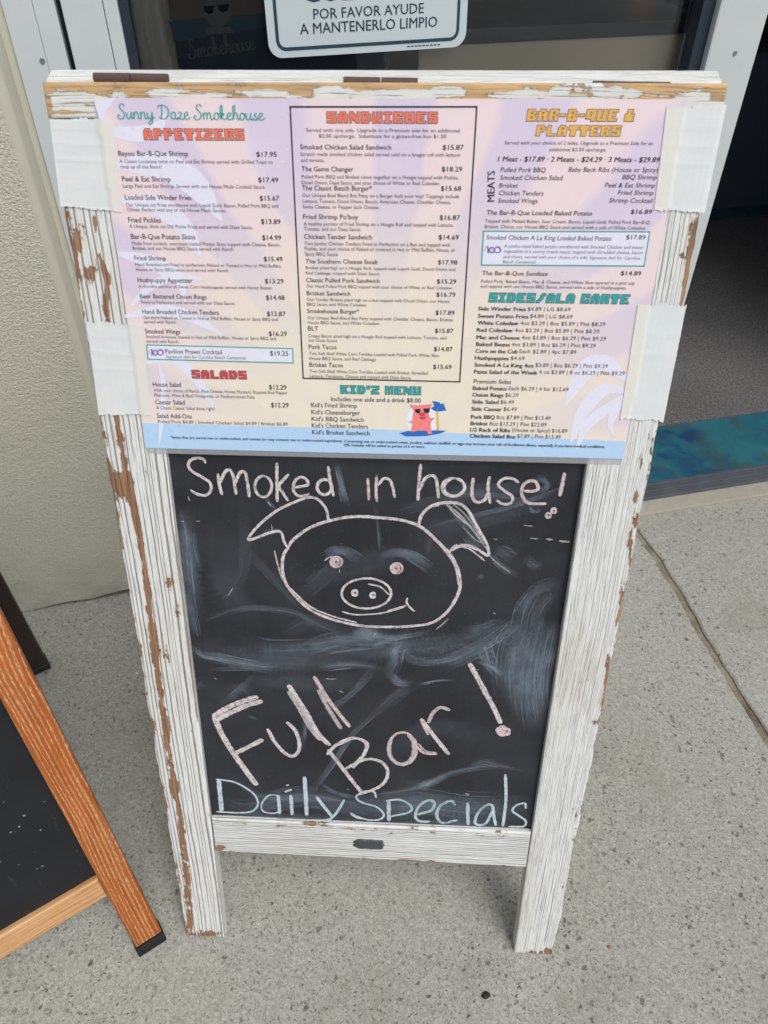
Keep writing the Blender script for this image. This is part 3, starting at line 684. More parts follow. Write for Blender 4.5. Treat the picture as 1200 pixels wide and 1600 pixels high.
# slate panel set back in the frame
CZ = -.0075
def c_(x, y): return BRD.at(x, y, CZ)
sl_ = [c_(326, 1290), c_(836, 1308), c_(935, 640), c_(246, 640)]
m = MB(); xs0 = min(p[0] for p in sl_)-.004; xs1 = max(p[0] for p in sl_)+.004
m.quad([(x, y, CZ) for x, y in (sl_[0], sl_[1], (xs1, .83), (xs0, .83))]); 
m.quad([(x, y, CZ-.004) for x, y in reversed((sl_[0], sl_[1], (xs1, .83), (xs0, .83)))])
slate = m.build('chalkboard_panel', M['slate'], bd)
# magnet plate on the lower rail
pc = b_(576, 1320); pl = []
for i in range(64):
    a = 2*math.pi*i/64; ca, sa = math.cos(a), math.sin(a); k = (abs(ca)**5+abs(sa)**5)**(-1/5)
    s_ = 1+.05*math.cos(9*a)
    pl.append((pc[0]+.0185*ca*k*s_*(1 if abs(sa) < .5 else .985), pc[1]+.0080*sa*k*s_))
m = MB(); n_ = len(pl); zf = -.0015
rg = [[(pc[0]+(x-pc[0])*q, pc[1]+(y-pc[1])*q, zf+h) for x, y in pl] for q, h in ((1, .0002), (1, .0012), (.93, .0019), (.84, .0021), (.80, .0016))]
for A_, B_ in zip(rg[:-1], rg[1:]):
    for i in range(n_): j = (i+1) % n_; m.quad([A_[i], A_[j], B_[j], B_[i]])
m.quad(rg[-1]); m.build('iron_plate', M['plate'], bd, smooth=True)
# rear frame, hinged at the top, leaning back the other way
Htop = (TL[1]+TR[1])/2
hy, hz = Htop*math.sin(TILT)+.019*math.cos(TILT), Htop*math.cos(TILT)-.019*math.sin(TILT)
REAR = Plane((0, hy+.004 + math.tan(TILT)*hz, 0), (1, 0, 0), (0, -math.sin(TILT), math.cos(TILT)))
rel = BM.inverted() @ REAR.mat()
Lr = (hz+.001)/math.cos(TILT)
rf = bpy.data.objects.new('rear_frame', None); COL.objects.link(rf); rf.parent = bd; rf.matrix_parent_inverse = Matrix.Identity(4); rf.matrix_local = rel
def wr(px, py, u, v): return max(.02, .35-.5*min(u, 1-u)*40)
rx0 = -.2465; rx1 = .2525
def rear_px(u): return u
rtl, rtr = REAR.at(81, 109, -.019), REAR.at(1121, 110.5, -.019)
plank('rear_top_rail', ((rx0, Lr-.07), (rx1, Lr-.07), tuple(rtr), tuple(rtl)), .019, .004, M['rear'], rf, wr, rnd=.004)
plank('rear_leg', ((rx0+.02, 0), (rx0+.08, 0), (rx0+.06, Lr-.0705), (rx0, Lr-.0705)), .019, .01, M['rear_y'], rf, wr)
plank('rear_leg', ((rx1-.08, 0), (rx1-.02, 0), (rx1, Lr-.0705), (rx1-.06, Lr-.0705)), .019, .01, M['rear_y'], rf, wr)
plank('rear_bottom_rail', ((rx0+.085, .18), (rx1-.085, .18), (rx1-.082, .24), (rx0+.082, .24)), .017, .01, M['rear'], rf, wr, z=-.001)
m = MB(); m.box(rx0+.055, rx1-.055, .235, Lr-.06, -.012, -.008); m.build('rear_panel', M['slate'], rf)
for xa, xb in ((148, 263), (537, 653), (927, 1048)):
    y_h = Htop+.0015; A = BRD.at(xa, 123, -.021)[0]; B = BRD.at(xb, 123, -.021)[0]; m = MB(); mid = (A+B)/2
    m.cyl((A, y_h-.0012, -.0205), (mid-.0004, y_h-.0012, -.0205), .0034, 14); m.cyl((mid+.0004, y_h-.0012, -.0205), (B, y_h-.0012, -.0205), .0034, 14)
    m.box(A, B, y_h-.03, y_h-.003, -.0202, -.0192); m.build('hinge', M['hinge'], bd)

# ------------------------------------------------------------------ chalk strokes
def smooth(pts, closed=False, step=7.0):
    P = [np.array(p, float) for p in pts]
    if closed: P = [P[-1]] + P + [P[0], P[1]]
    else: P = [2*P[0]-P[1]] + P + [2*P[-1]-P[-2]]
    out = []
    for i in range(1, len(P)-2):
        a, b, c, d = P[i-1:i+3]; n = max(2, int(np.linalg.norm(c-b)/step))
        for k in range(n):
            t = k/n; out.append(.5*((2*b)+(-a+c)*t+(2*a-5*b+4*c-d)*t*t+(-a+3*b-3*c+d)*t**3))
    out.append(P[-2]); return out
ZI = [0]
class Ribbons:
    def __init__(s): s.v = []; s.f = []; s.uv = []; s.ink = []; s.tint = []; s.cur = 0.0
    def add(s, crop, pts, wd, inkv=1.0, closed=False, jit=.10, taper=True, z0=.0003, raw=False, fade=0.0, shift=0.0, cut=None):
        pp = pts if raw else smooth(pts, closed); sc = CROPS[crop][2]; pp = [np.array(c_(*cp(crop, x, y))) for x, y in pp]
        if cut: n_ = len(pp); pp = pp[int(cut[0]*n_):max(int(cut[0]*n_)+3, int(cut[1]*n_))]
        wm = np.linalg.norm(c_(*cp(crop, pts[0][0]+10, pts[0][1]))-c_(*cp(crop, *pts[0])))/10*wd/2; unit = wm/(wd/2)
        ZI[0] = (ZI[0]+1) % 14; z = CZ+z0+ZI[0]*.00005; n0 = len(s.v); L = 0; N = len(pp); ph = random.random()*9
        for i, p in enumerate(pp):
            a = pp[max(0, i-1)]; b = pp[min(N-1, i+1)]; t = (b-a)/(np.linalg.norm(b-a)+1e-12); n = np.array([-t[1], t[0]])
            if i: L += np.linalg.norm(p-pp[i-1])
            k = 1+jit*wob(i*.13, ph)
            if taper: k *= min(1, .6+.4*min(i, N-1-i)/2.0)
            fd = 1.0 if not fade else min(1.0, min(i, N-1-i)/max(1.0, fade*N))
            for sgn in (1, -1):
                q = p+n*(sgn*wm*k+shift*(unit*1.0)); s.v.append((q[0], q[1], z)); s.ink.append(inkv*fd); s.tint.append(s.cur)
            if i: j = n0+2*i; s.f.append((j-2, j-1, j+1, j)); s.uv.append(((Lp, 1), (Lp, 0), (L, 0), (L, 1)))
            Lp = L
    def dot(s, crop, x, y, r, inkv=1.0):
        for k in range(2): s.add(crop, [(x+r*.55*math.cos(a+k), y+r*.55*math.sin(a+k)) for a in np.linspace(0, 5.2, 9)], r*.95, inkv)
    def build(s, name, mat, parent):
        me = bpy.data.meshes.new(name); me.from_pydata(s.v, [], s.f); ul = me.uv_layers.new(name='UVMap'); k = 0
        for f, u in zip(s.f, s.uv):
            for i in range(4): ul.data[k].uv = u[i]; k += 1
        a = me.attributes.new('ink', 'FLOAT', 'POINT'); a.data.foreach_set('value', s.ink); me.materials.append(mat)
        a = me.attributes.new('tint', 'FLOAT', 'POINT'); a.data.foreach_set('value', s.tint)
        o = bpy.data.objects.new(name, me); COL.objects.link(o); o.parent = parent; return o
def ell(cx, cy, rx, ry, a0=0, n=18, turn=2*math.pi): return [(cx+rx*math.cos(a0+turn*i/n), cy+ry*math.sin(a0+turn*i/n)) for i in range(n+1)]
D = Ribbons()                     # rubbed and wiped chalk
for c, p, wd, k in (
    ('G', [(75, 360), (110, 520), (130, 700), (150, 900)], 75, .42), ('G', [(130, 480), (165, 600), (190, 720)], 30, .35), ('G', [(100, 800), (140, 950), (165, 1080)], 60, .45),
    ('I', [(75, 90), (110, 150), (250, 180), (420, 215), (600, 250)], 70, .55), ('I', [(150, 250), (400, 240), (640, 250)], 30, .35), ('I', [(95, 110), (140, 170), (300, 205)], 26, .7),
    ('I', [(330, 60), (520, 110), (700, 110), (900, 90), (1200, 20)], 90, .30), ('I', [(680, 190), (800, 110), (960, 70), (1200, 70)], 90, .45), ('I', [(820, 240), (1000, 215), (1200, 240)], 55, .5), ('I', [(840, 160), (960, 140), (1200, 110)], 14, .8),
    ('J', [(-60, 30), (60, 30), (200, 60), (300, 10)], 60, .55), ('J', [(-30, 90), (90, 95), (200, 60), (420, 20)], 40, .5), ('J', [(150, 260), (190, 200), (210, 120), (260, 80)], 80, .55), ('J', [(260, 80), (270, 160), (360, 190), (520, 170), (690, 90)], 60, .55),
    ('J', [(160, 230), (220, 300), (300, 300)], 60, .6), ('J', [(330, 315), (430, 295), (540, 290)], 16, .95), ('J', [(430, 210), (600, 150), (760, 60), (900, -40)], 120, .42), ('J', [(680, 80), (720, 200), (800, 270)], 90, .6), ('J', [(640, 190), (740, 220), (800, 275)], 20, .8),
    ('J', [(850, 430), (820, 250), (850, 80), (960, -40)], 150, .40), ('J', [(930, 520), (900, 300), (930, 100), (1000, -60)], 170, .42), ('J', [(990, 590), (970, 400), (990, 200), (1060, -60)], 130, .45), ('J', [(1020, 500), (1030, 250), (1080, -30)], 90, .40),
    ('H', [(770, 1060), (800, 920), (880, 820), (960, 790), (1000, 850)], 70, .5), ('H', [(860, 1080), (880, 950), (940, 860), (985, 900)], 90, .4),
    ('J', [(80, 480), (200, 380), (320, 300)], 60, .25), ('I', [(750, 980), (880, 820), (1020, 620), (1200, 460)], 34, .45), ('I', [(820, 520), (1000, 400), (1150, 240)], 40, .4), ('I', [(230, 460), (340, 380), (450, 270)], 40, .3), ('I', [(735, 480), (740, 560), (720, 740)], 30, .4),
    ('I', [(200, 1000), (400, 1060), (700, 1000), (1000, 1040), (1230, 1030)], 150, .36), ('I', [(280, 860), (420, 960), (560, 1000), (1000, 1000)], 50, .4), ('I', [(820, 910), (950, 980), (1100, 1000)], 30, .55), ('I', [(210, 1090), (600, 1110), (1100, 1130)], 50, .35),
    ('J', [(0, 1000), (300, 960), (600, 1000), (960, 1000)], 220, .34), ('J', [(20, 930), (300, 890), (520, 800), (760, 765), (940, 800)], 34, .5), ('J', [(240, 870), (380, 860), (520, 800)], 60, .4), ('J', [(600, 790), (680, 745), (790, 760)], 40, .45), ('J', [(60, 1090), (500, 1075), (930, 1110)], 60, .4), ('J', [(330, 900), (380, 860), (420, 840)], 50, .6),
    ('H', [(240, 480), (480, 420), (760, 350), (1080, 235)], 22, .45), ('H', [(260, 300), (600, 270), (980, 265)], 90, .22), ('H', [(60, 400), (420, 320), (900, 330)], 60, .22), ('H', [(330, 280), (640, 290), (830, 340)], 40, .35),
    ('H', [(0, 640), (100, 612), (200, 635), (305, 705)], 62, .75), ('G', [(870, 640), (930, 602), (1000, 612), (1070, 655)], 62, .75), ('G', [(500, 540), (560, 500), (640, 485)], 30, .5),
    ('H', [(390, 340), (450, 415), (520, 480), (580, 560)], 40, .55), ('H', [(470, 560), (560, 590)], 40, .5), ('H', [(640, 600), (700, 610), (760, 640)], 70, .35), ('H', [(810, 630), (860, 680), (920, 660)], 50, .35), ('H', [(620, 620), (690, 690), (780, 740)], 40, .5), ('H', [(540, 750), (600, 740)], 30, .4), ('H', [(480, 500), (540, 560), (600, 580)], 60, .3),
    ('G', [(940, 115), (965, 240), (990, 345)], 40, .95), ('G', [(540, 300), (580, 350), (600, 380)], 24, .5), ('H', [(850, 215), (910, 205), (935, 245), (880, 285)], 34, .7), ('H', [(830, 350), (860, 385), (905, 375)], 24, .85), ('G', [(1145, 330), (1175, 520), (1180, 600)], 18, .35), ('H', [(5, 480), (8, 600)], 12, .3), ('H', [(300, 480), (270, 640)], 30, .2),
    ('G', [(740, 860), (850, 760), (960, 660)], 90, .16), ('G', [(180, 1000), (420, 920), (700, 940), (900, 1060)], 40, .3), ('G', [(330, 860), (420, 700), (440, 360)], 60, .14), ('G', [(400, 560), (600, 760), (760, 940)], 60, .16), ('G', [(640, 1090), (800, 1000), (1000, 1060)], 80, .2), ('G', [(1020, 1080), (1100, 1040), (1200, 1060)], 60, .55),
    ('I', [(1010, 40), (1100, 60), (1200, 60)], 70, .5), ('I', [(300, 350), (380, 360), (420, 400)], 60, .3), ('I', [(400, 520), (460, 535)], 20, .5), ('I', [(100, 320), (140, 360)], 60, .35), ('J', [(560, 30), (700, 0), (800, -20)], 90, .35)):
    D.add(c, p, wd*1.25, k*.80, jit=.3, taper=True, z0=.0001, fade=.35)
    for q_ in range(int(3+wd/7)):            # single bristle marks left by the wiping cloth
        a_ = random.uniform(0, .6); D.add(c, p, random.uniform(2.2, 6.5), min(1, k*random.uniform(.6, 2.0)), jit=.4, z0=.0001, fade=.3, shift=random.uniform(-.62, .62)*wd, cut=(a_, a_+random.uniform(.25, .6)))
for c, p, wd, k in (('J', [(-300, 60), (100, 120), (500, 90), (900, 0)], 190, .34), ('J', [(960, -60), (920, 200), (930, 560)], 240, .34), ('J', [(-300, 1020), (200, 990), (600, 980), (960, 1010)], 230, .32), ('I', [(80, 60), (300, 160), (700, 190), (1200, 150)], 230, .30),
                    ('G', [(90, 340), (130, 700), (170, 1000)], 150, .30), ('I', [(200, 420), (500, 320), (900, 330), (1300, 250)], 170, .18), ('H', [(200, 500), (600, 420), (1050, 300)], 150, .18), ('G', [(300, 500), (330, 800), (500, 1000)], 260, .14), ('J', [(100, 760), (400, 560), (800, 620)], 200, .14), ('G', [(750, 800), (1000, 700), (1400, 600)], 220, .14)):
    D.add(c, p, wd, k, jit=.3, z0=.00005, fade=.4)
D.build('chalk_smudge', M['chalk_dust'], slate)

class Rose:                       # the same strokes in a rosier chalk
    def __init__(s, host): s.h = host
    def add(s, *a, **k): s.h.cur = 1.0; s.h.add(*a, **k); s.h.cur = 0.0
    def dot(s, *a, **k): s.h.cur = 1.0; s.h.dot(*a, **k); s.h.cur = 0.0
P = Ribbons(); R_ = Rose(P); Bc = Ribbons()
def st(rb_, c, wd, *strokes, k=1.0):
    for s_ in strokes: rb_.add(c, s_, wd*(1.26 if c in 'I' and rb_ is not Bc else 1.04), k)
# heading line
st(P, 'G', 21, [(215, 118), (208, 98), (175, 88), (135, 100), (122, 130), (140, 160), (190, 190), (240, 225), (245, 270), (215, 295), (165, 285), (135, 265)])
st(P, 'G', 22, [(285, 175), (292, 230), (308, 292)], [(296, 225), (325, 165), (352, 155), (370, 195), (385, 290)], [(380, 230), (405, 172), (432, 165), (446, 215), (458, 305)])
st(P, 'G', 20, ell(535, 245, 46, 58, -1.2)); st(P, 'G', 22, [(610, 115), (610, 220), (612, 330)], [(675, 176), (622, 240), (640, 275), (672, 325)])
st(P, 'G', 20, [(702, 252), (750, 245), (782, 235), (770, 205), (735, 195), (705, 225), (702, 272), (735, 300), (788, 288)]); st(P, 'G', 22, ell(872, 250, 40, 42, -1.0), [(893, 135), (903, 215), (922, 300)])
st(R_, 'G', 20, [(1110, 200), (1114, 260), (1116, 322)]); st(R_, 'G', 20, [(1160, 185), (1156, 260), (1160, 330)])
st(P, 'H', 20, [(2, 240), (35, 202), (68, 212), (85, 258), (94, 308)])
st(R_, 'H', 24, [(238, 122), (228, 225), (222, 325)]); st(P, 'H', 22, [(228, 270), (262, 202), (302, 185), (325, 215), (336, 310)], ell(418, 250, 62, 50, -1.4), ell(420, 252, 54, 46, .4, 14, 4.0))
st(R_, 'H', 24, [(527, 198), (520, 290), (545, 332), (590, 318), (612, 275)]); st(P, 'H', 22, [(617, 190), (608, 255), (620, 340)])
st(P, 'H', 21, [(778, 225), (745, 202), (695, 202), (664, 235), (700, 270), (742, 300), (735, 335), (690, 342), (655, 320)])
st(R_, 'H', 23, [(805, 268), (845, 272), (884, 260), (872, 222), (838, 214), (802, 240), (795, 290), (832, 336), (930, 340)])
st(R_, 'H', 27, [(1032, 170), (1018, 235), (1004, 300)]); R_.dot('H', 972, 380, 22); P.dot('H', 942, 406, 22, .8)
P.build('chalk_heading', M['chalk_pink'], slate); P = Ribbons(); R_ = Rose(P)
# the pig
head = [(675, 575), (700, 540), (780, 480), (880, 440), (1000, 415), (1100, 412), (1165, 418), (1290, 430), (1405, 470), (1495, 550), (1565, 620), (1605, 700), (1620, 790), (1595, 870), (1535, 950), (1455, 1000), (1315, 1018), (1165, 1020), (1050, 1010), (920, 980), (800, 930), (720, 860), (660, 780), (640, 700), (645, 630)]
st(P, 'G', 22, head+[head[0]]); st(P, 'G', 13, [(655, 780), (722, 845), (800, 912), (920, 962), (1050, 996)]); st(P, 'G', 15, [(1330, 440), (1430, 485), (1520, 580), (1590, 680), (1612, 790)], [(1440, 1010), (1535, 950), (1600, 850), (1625, 770)], k=.9)
st(P, 'G', 19, [(675, 592), (650, 550), (630, 495), (570, 500), (455, 540), (500, 470), (600, 385), (700, 335), (790, 305), (840, 320), (880, 370), (895, 435)])
st(P, 'H', 22, [(226, 460), (245, 400), (300, 352), (370, 335), (450, 340), (500, 380), (550, 470), (600, 560), (610, 625), (560, 598), (490, 570), (440, 578), (398, 602)])
st(P, 'H', 11, [(226, 420), (275, 365), (340, 350)], [(380, 345), (440, 410), (510, 465)], [(430, 572), (505, 590), (590, 655)], [(400, 590), (440, 565)], k=.9); st(P, 'G', 13, [(596, 600), (615, 680), (640, 760)], k=.7)
for cx, cy, c in ((937, 662, 'G'), (105, 697, 'H')):
    st(R_, c, 17, ell(cx, cy, 31, 28, 0, 16, 8), k=1); R_.dot(c, cx-2, cy, 26, .9)
st(P, 'G', 12, [(872, 655), (905, 635), (960, 640), (975, 660)], k=.7)
st(P, 'G', 18, ell(1103, 835, 136, 83, -1.9)); st(P, 'G', 13, [(1112, 782), (1180, 800), (1228, 842)]); P.dot('G', 1040, 832, 24); P.dot('G', 1138, 845, 22)
st(P, 'G', 12, [(968, 936), (1040, 953), (1165, 948), (1250, 930), (1320, 908)]); st(P, 'G', 10, [(1220, 932), (1322, 902)]); st(P, 'H', 15, [(165, 860), (160, 885), (180, 915), (205, 935)])
P.build('chalk_pig', M['chalk_pink'], slate); P = Ribbons(); R_ = Rose(P)
# full bar
st(P, 'I', 36, [(205, 520), (245, 615), (320, 740), (455, 925)]); st(P, 'I', 34, [(200, 520), (300, 462), (395, 425), (462, 405)], [(212, 545), (300, 500), (400, 455), (490, 430)]); st(P, 'I', 20, [(200, 505), (215, 545), (260, 520)])
st(P, 'I', 30, [(308, 746), (400, 702), (492, 655)]); st(P, 'I', 24, [(518, 592), (560, 668), (620, 735), (670, 752), (702, 715), (700, 650), (672, 592), (630, 552)]); st(P, 'I', 16, [(640, 565), (690, 620), (708, 690)])
st(P, 'I', 32, [(640, 335), (740, 490), (815, 620), (884, 690)]); st(P, 'I', 28, [(640, 370), (700, 465), (770, 590), (830, 660)], k=.75); st(R_, 'I', 26, [(790, 285), (870, 415), (935, 500), (1000, 582)]); st(P, 'I', 26, [(815, 365), (870, 470), (950, 595)], k=.8)
st(P, 'I', 26, [(872, 715), (960, 830), (1070, 968)]); st(P, 'I', 22, [(865, 745), (930, 682), (1020, 648), (1090, 672), (1090, 730), (1040, 790), (975, 828)]); st(P, 'I', 14, [(930, 690), (1030, 650), (1105, 680), (1085, 750)])
st(P, 'J', 24, [(-30, 775), (0, 742), (60, 725), (128, 742), (162, 790), (146, 850), (88, 892), (-5, 922)])
st(R_, 'J', 20, ell(243, 668, 78, 90, -.8), [(270, 585), (310, 640), (360, 690), (435, 698)]); st(P, 'J', 26, ell(238, 668, 68, 84, -.4, 14, 4.2), k=.75); st(P, 'J', 16, [(330, 640), (370, 680), (430, 690)], k=.8)
st(P, 'J', 30, [(345, 502), (420, 602), (500, 700)]); st(P, 'J', 28, [(385, 525), (412, 470), (455, 440), (505, 456)], k=.8); st(R_, 'J', 24, [(345, 505), (385, 590)])
st(P, 'J', 36, [(612, 195), (680, 320), (740, 430), (785, 528)]); R_.dot('J', 795, 570, 36); R_.dot('J', 818, 575, 28); R_.dot('J', 776, 566, 22)
# daily specials
st(Bc, 'I', 34, [(232, 890), (240, 980), (250, 1078)]); st(Bc, 'I', 16, [(215, 888), (330, 908), (432, 970), (462, 1030), (430, 1075), (350, 1085), (218, 1078)])
st(Bc, 'I', 15, [(592, 985), (530, 982), (485, 1030), (492, 1075), (550, 1088), (592, 1078)]); st(Bc, 'I', 26, [(580, 982), (585, 1035), (588, 1092)]); st(Bc, 'I', 26, [(655, 980), (658, 1040), (662, 1098)]); st(P, 'I', 18, [(620, 962), (660, 948)]); st(P, 'I', 12, [(626, 924), (645, 920)])
st(Bc, 'I', 30, [(735, 872), (742, 990), (748, 1102)]); st(Bc, 'I', 26, [(805, 990), (855, 1055), (900, 1112)]); st(Bc, 'I', 20, [(968, 1010), (915, 1095), (865, 1128), (768, 1128)])
st(Bc, 'J', 16, [(98, 940), (85, 906), (30, 905), (-12, 935), (20, 965), (100, 990), (140, 1030), (120, 1058), (60, 1062), (0, 1045), (-45, 1022)]); st(Bc, 'J', 24, [(-40, 1028), (-10, 1045), (20, 1055)])
st(Bc, 'J', 28, [(167, 955), (168, 1010), (168, 1067)]); st(Bc, 'J', 17, [(150, 956), (230, 950), (290, 985), (280, 1018), (178, 1042)])
st(Bc, 'J', 20, [(325, 1032), (400, 1008), (420, 968), (388, 952), (335, 985), (314, 1040), (340, 1068), (396, 1070)]); st(Bc, 'J', 22, [(534, 980), (512, 956), (455, 980), (432, 1030), (460, 1075), (545, 1062)])
st(Bc, 'J', 24, [(602, 965), (603, 1025), (605, 1088)]); st(Bc, 'J', 20, [(750, 990), (715, 975), (660, 1020), (645, 1080), (700, 1080), (745, 1000)]); st(Bc, 'J', 22, [(740, 975), (745, 1030), (758, 1092)])
st(Bc, 'J', 22, [(810, 808), (813, 950), (796, 1095)]); st(Bc, 'J', 17, [(922, 998), (918, 968), (870, 980), (850, 1010), (890, 1040), (922, 1065), (910, 1095), (828, 1096)])
P.build('chalk_slogan', M['chalk_pink'], slate); P = Ribbons()
for a_, b_2 in (([(380, 340), (450, 400), (530, 490), (600, 590)], 14), ([(410, 335), (500, 420), (585, 560)], 9), ([(470, 470), (540, 540), (590, 560)], 8), ([(455, 560), (520, 600), (580, 640)], 9), ([(610, 620), (660, 670), (730, 720)], 12), ([(420, 570), (400, 600), (470, 575)], 9)):
    P.add('H', a_, b_2, .55)
P.build('chalk_ear_scribble', M['chalk_pink'], slate); P = Ribbons()
# stray flecks and ticks
for c, x, y, dx, dy, wd in (('H', 640, 534, 22, 2, 7), ('H', 840, 530, 45, 4, 9), ('H', 930, 534, 36, 5, 14), ('H', 1000, 545, 58, 6, 14), ('H', 806, 458, 50, 6, 7), ('G', 80, 436, 20, 0, 6), ('G', 165, 435, 20, 0, 6), ('G', 580, 455, 4, 30, 6), ('I', 860, 298, 60, 2, 8), ('J', 590, 912, 20, 8, 16), ('J', 655, 230, 6, 4, 8), ('I', 985, 945, 10, 6, 10), ('I', 1145, 35, 6, 6, 10), ('G', 338, 850, 30, -45, 5), ('G', 120, 300, 10, 25, 8), ('G', 560, 330, 20, 25, 10), ('H', 640, 940, 8, 10, 8), ('I', 205, 295, 18, 6, 6), ('I', 940, 370, 24, 12, 8), ('H', 390, 975, -70, 60, 9), ('G', 955, 700, 0, 22, 6)):
    P = Ribbons(); P.add(c, [(x, y), (x+dx*.5, y+dy*.5+2), (x+dx, y+dy)], wd*1.2, .55); P.build('chalk_fleck', M['chalk_pink'], slate)
Bc.build('blue_chalk_lettering', M['chalk_blue'], slate)

# ------------------------------------------------------------------ the menu sheet
menu = empty('menu_sheet', BM, 'laminated pastel food menu taped over the top of the white chalkboard', 'menu')
MZ = .0011
mq = [b_(228, 700, MZ), b_(973, 717, MZ), b_(1075, 155, MZ), b_(147, 153, MZ)]
def grid(name, quad, nx, ny, mat, parent, zf, z0=0.0, attrs=None):
    a, b, c, d = [np.array(p) for p in quad]; V = []; 
    for j in range(ny+1):
        for i in range(nx+1):
            u, v = i/nx, j/ny; p = (a*(1-u)+b*u)*(1-v)+(d*(1-u)+c*u)*v; V.append((p[0], p[1], z0+zf(u, v)))
    F = [(j*(nx+1)+i, j*(nx+1)+i+1, (j+1)*(nx+1)+i+1, (j+1)*(nx+1)+i) for j in range(ny) for i in range(nx)]
    me = bpy.data.meshes.new(name); me.from_pydata(V, [], F); me.materials.append(mat); me.polygons.foreach_set('use_smooth', [True]*len(F)); o = bpy.data.objects.new(name, me); COL.objects.link(o); o.parent = parent; return o
m = MB(); m.prism([tuple(p) for p in mq], MZ-.0003, MZ); m.build('menu_paper', M['paper'], menu)
# clear laminate margin below the print
q0, q1 = b_(228.5, 700.6, MZ), b_(972.8, 717.6, MZ); q2, q3 = b_(971, 726, MZ), b_(231, 708, MZ)
m = MB(); m.prism([tuple(q3), tuple(q2), tuple(q1), tuple(q0)], MZ-.0003, MZ-.0001); m.build('laminate_margin', M['film'], menu)
def mp(c, x, y): return BRD.at(*cp(c, x, y), MZ)
def ppoly(c, pts): return [tuple(mp(c, x, y)) for x, y in pts]
def blade(c, spine, w0):          # a tapering frond blade along a curved spine
    sp_ = smooth(spine, step=12); n = len(sp_); L, Rr = [], []
    for i, p in enumerate(sp_):
        a = sp_[max(0, i-1)]; b = sp_[min(n-1, i+1)]; t = (b-a)/(np.linalg.norm(b-a)+1e-9); nn = np.array([-t[1], t[0]]); k = w0*math.sin(math.pi*min(1, (i/(n-1))*.94+.06))**.8
        L.append(p+nn*k); Rr.append(p-nn*k)
    return [[tuple(mp(c, *L[i])), tuple(mp(c, *L[i+1])), tuple(mp(c, *Rr[i+1])), tuple(mp(c, *Rr[i]))] for i in range(n-1)]
lay = [0]
def art(name, polys, mat, dz):
    m = MB()
    for p in polys:
        if abs(area(p)) < 1e-10: continue
        m.quad([(x, y, MZ+dz) for x, y in (p if area(p) > 0 else list(reversed(p)))])
    return m.build(name, mat, menu)
art('printed_sea', [ppoly('P', [(222.5, 661), (600, 671), (978, 690), (973.2, 716.8), (600, 709), (228.2, 700)])], M['art_blue'], .00004)
art('printed_leaf', [ppoly('A', [(274, 182), (372, 182), (330, 240), (300, 310), (330, 380), (300, 300)])], M['art_white'], .00008)
bl_ = []
for k, (c, s_, w0) in enumerate((('A', [(330, 330), (480, 340), (560, 310), (600, 250)], 36), ('A', [(380, 480), (560, 480), (720, 560), (850, 730)], 62), ('A', [(400, 640), (560, 660), (680, 760), (760, 900)], 44),
                 ('D', [(270, 20), (420, 60), (560, 140), (600, 260)], 36), ('D', [(300, 330), (470, 300), (620, 330), (780, 420)], 30), ('D', [(330, 280), (430, 180), (560, 130), (700, 150)], 22), ('D', [(380, 560), (520, 540), (640, 620), (740, 780)], 26), ('D', [(470, 560), (490, 700), (470, 970)], 14),
                 ('F', [(850, 640), (740, 560), (640, 600), (545, 770)], 46), ('F', [(850, 700), (740, 690), (640, 790), (570, 960)], 34), ('F', [(850, 720), (790, 760), (660, 860), (600, 990)], 26), ('F', [(860, 700), (800, 780), (770, 860), (790, 930)], 20))):
    art('printed_leaf', blade(c, s_, w0), M['art_white'], .00008+.00002*(k % 6))
# frames
def frame_lines(name, c1, pts, wd, mat, dz):
    P4 = [np.array(mp(c, x, y)) for c, x, y in pts]; ctr = sum(P4)/4; m = MB(); inn = [p+(ctr-p)*wd/np.abs(ctr-p) for p in P4]
    for i in range(4):
        j = (i+1) % 4; q = [tuple(P4[i]), tuple(P4[j]), tuple(inn[j]), tuple(inn[i])]; q = q if area(q) > 0 else list(reversed(q)); m.quad([(x, y, MZ+dz) for x, y in q])
    return m.build(name, mat, menu), [tuple(p) for p in inn]
frame_lines('black_frame', None, [('B', 35, 216), ('B', 875, 216), ('E', 1047, 778), ('E', 123, 757)], .0011, M['tx_black'], .00024)
_, i1 = frame_lines('teal_frame', None, [('D', 405, 467), ('D', 1131, 486), ('D', 1134, 562), ('D', 412, 543)], .0010, M['teal'], .00024); art('frame_fill', [i1], M['art_white'], .00020)
_, i2 = frame_lines('teal_frame', None, [('C', 42, 772), ('C', 789, 775), ('F', 938, 84), ('F', 130, 79)], .0010, M['teal'], .00024); art('frame_fill', [i2], M['art_white'], .00020)

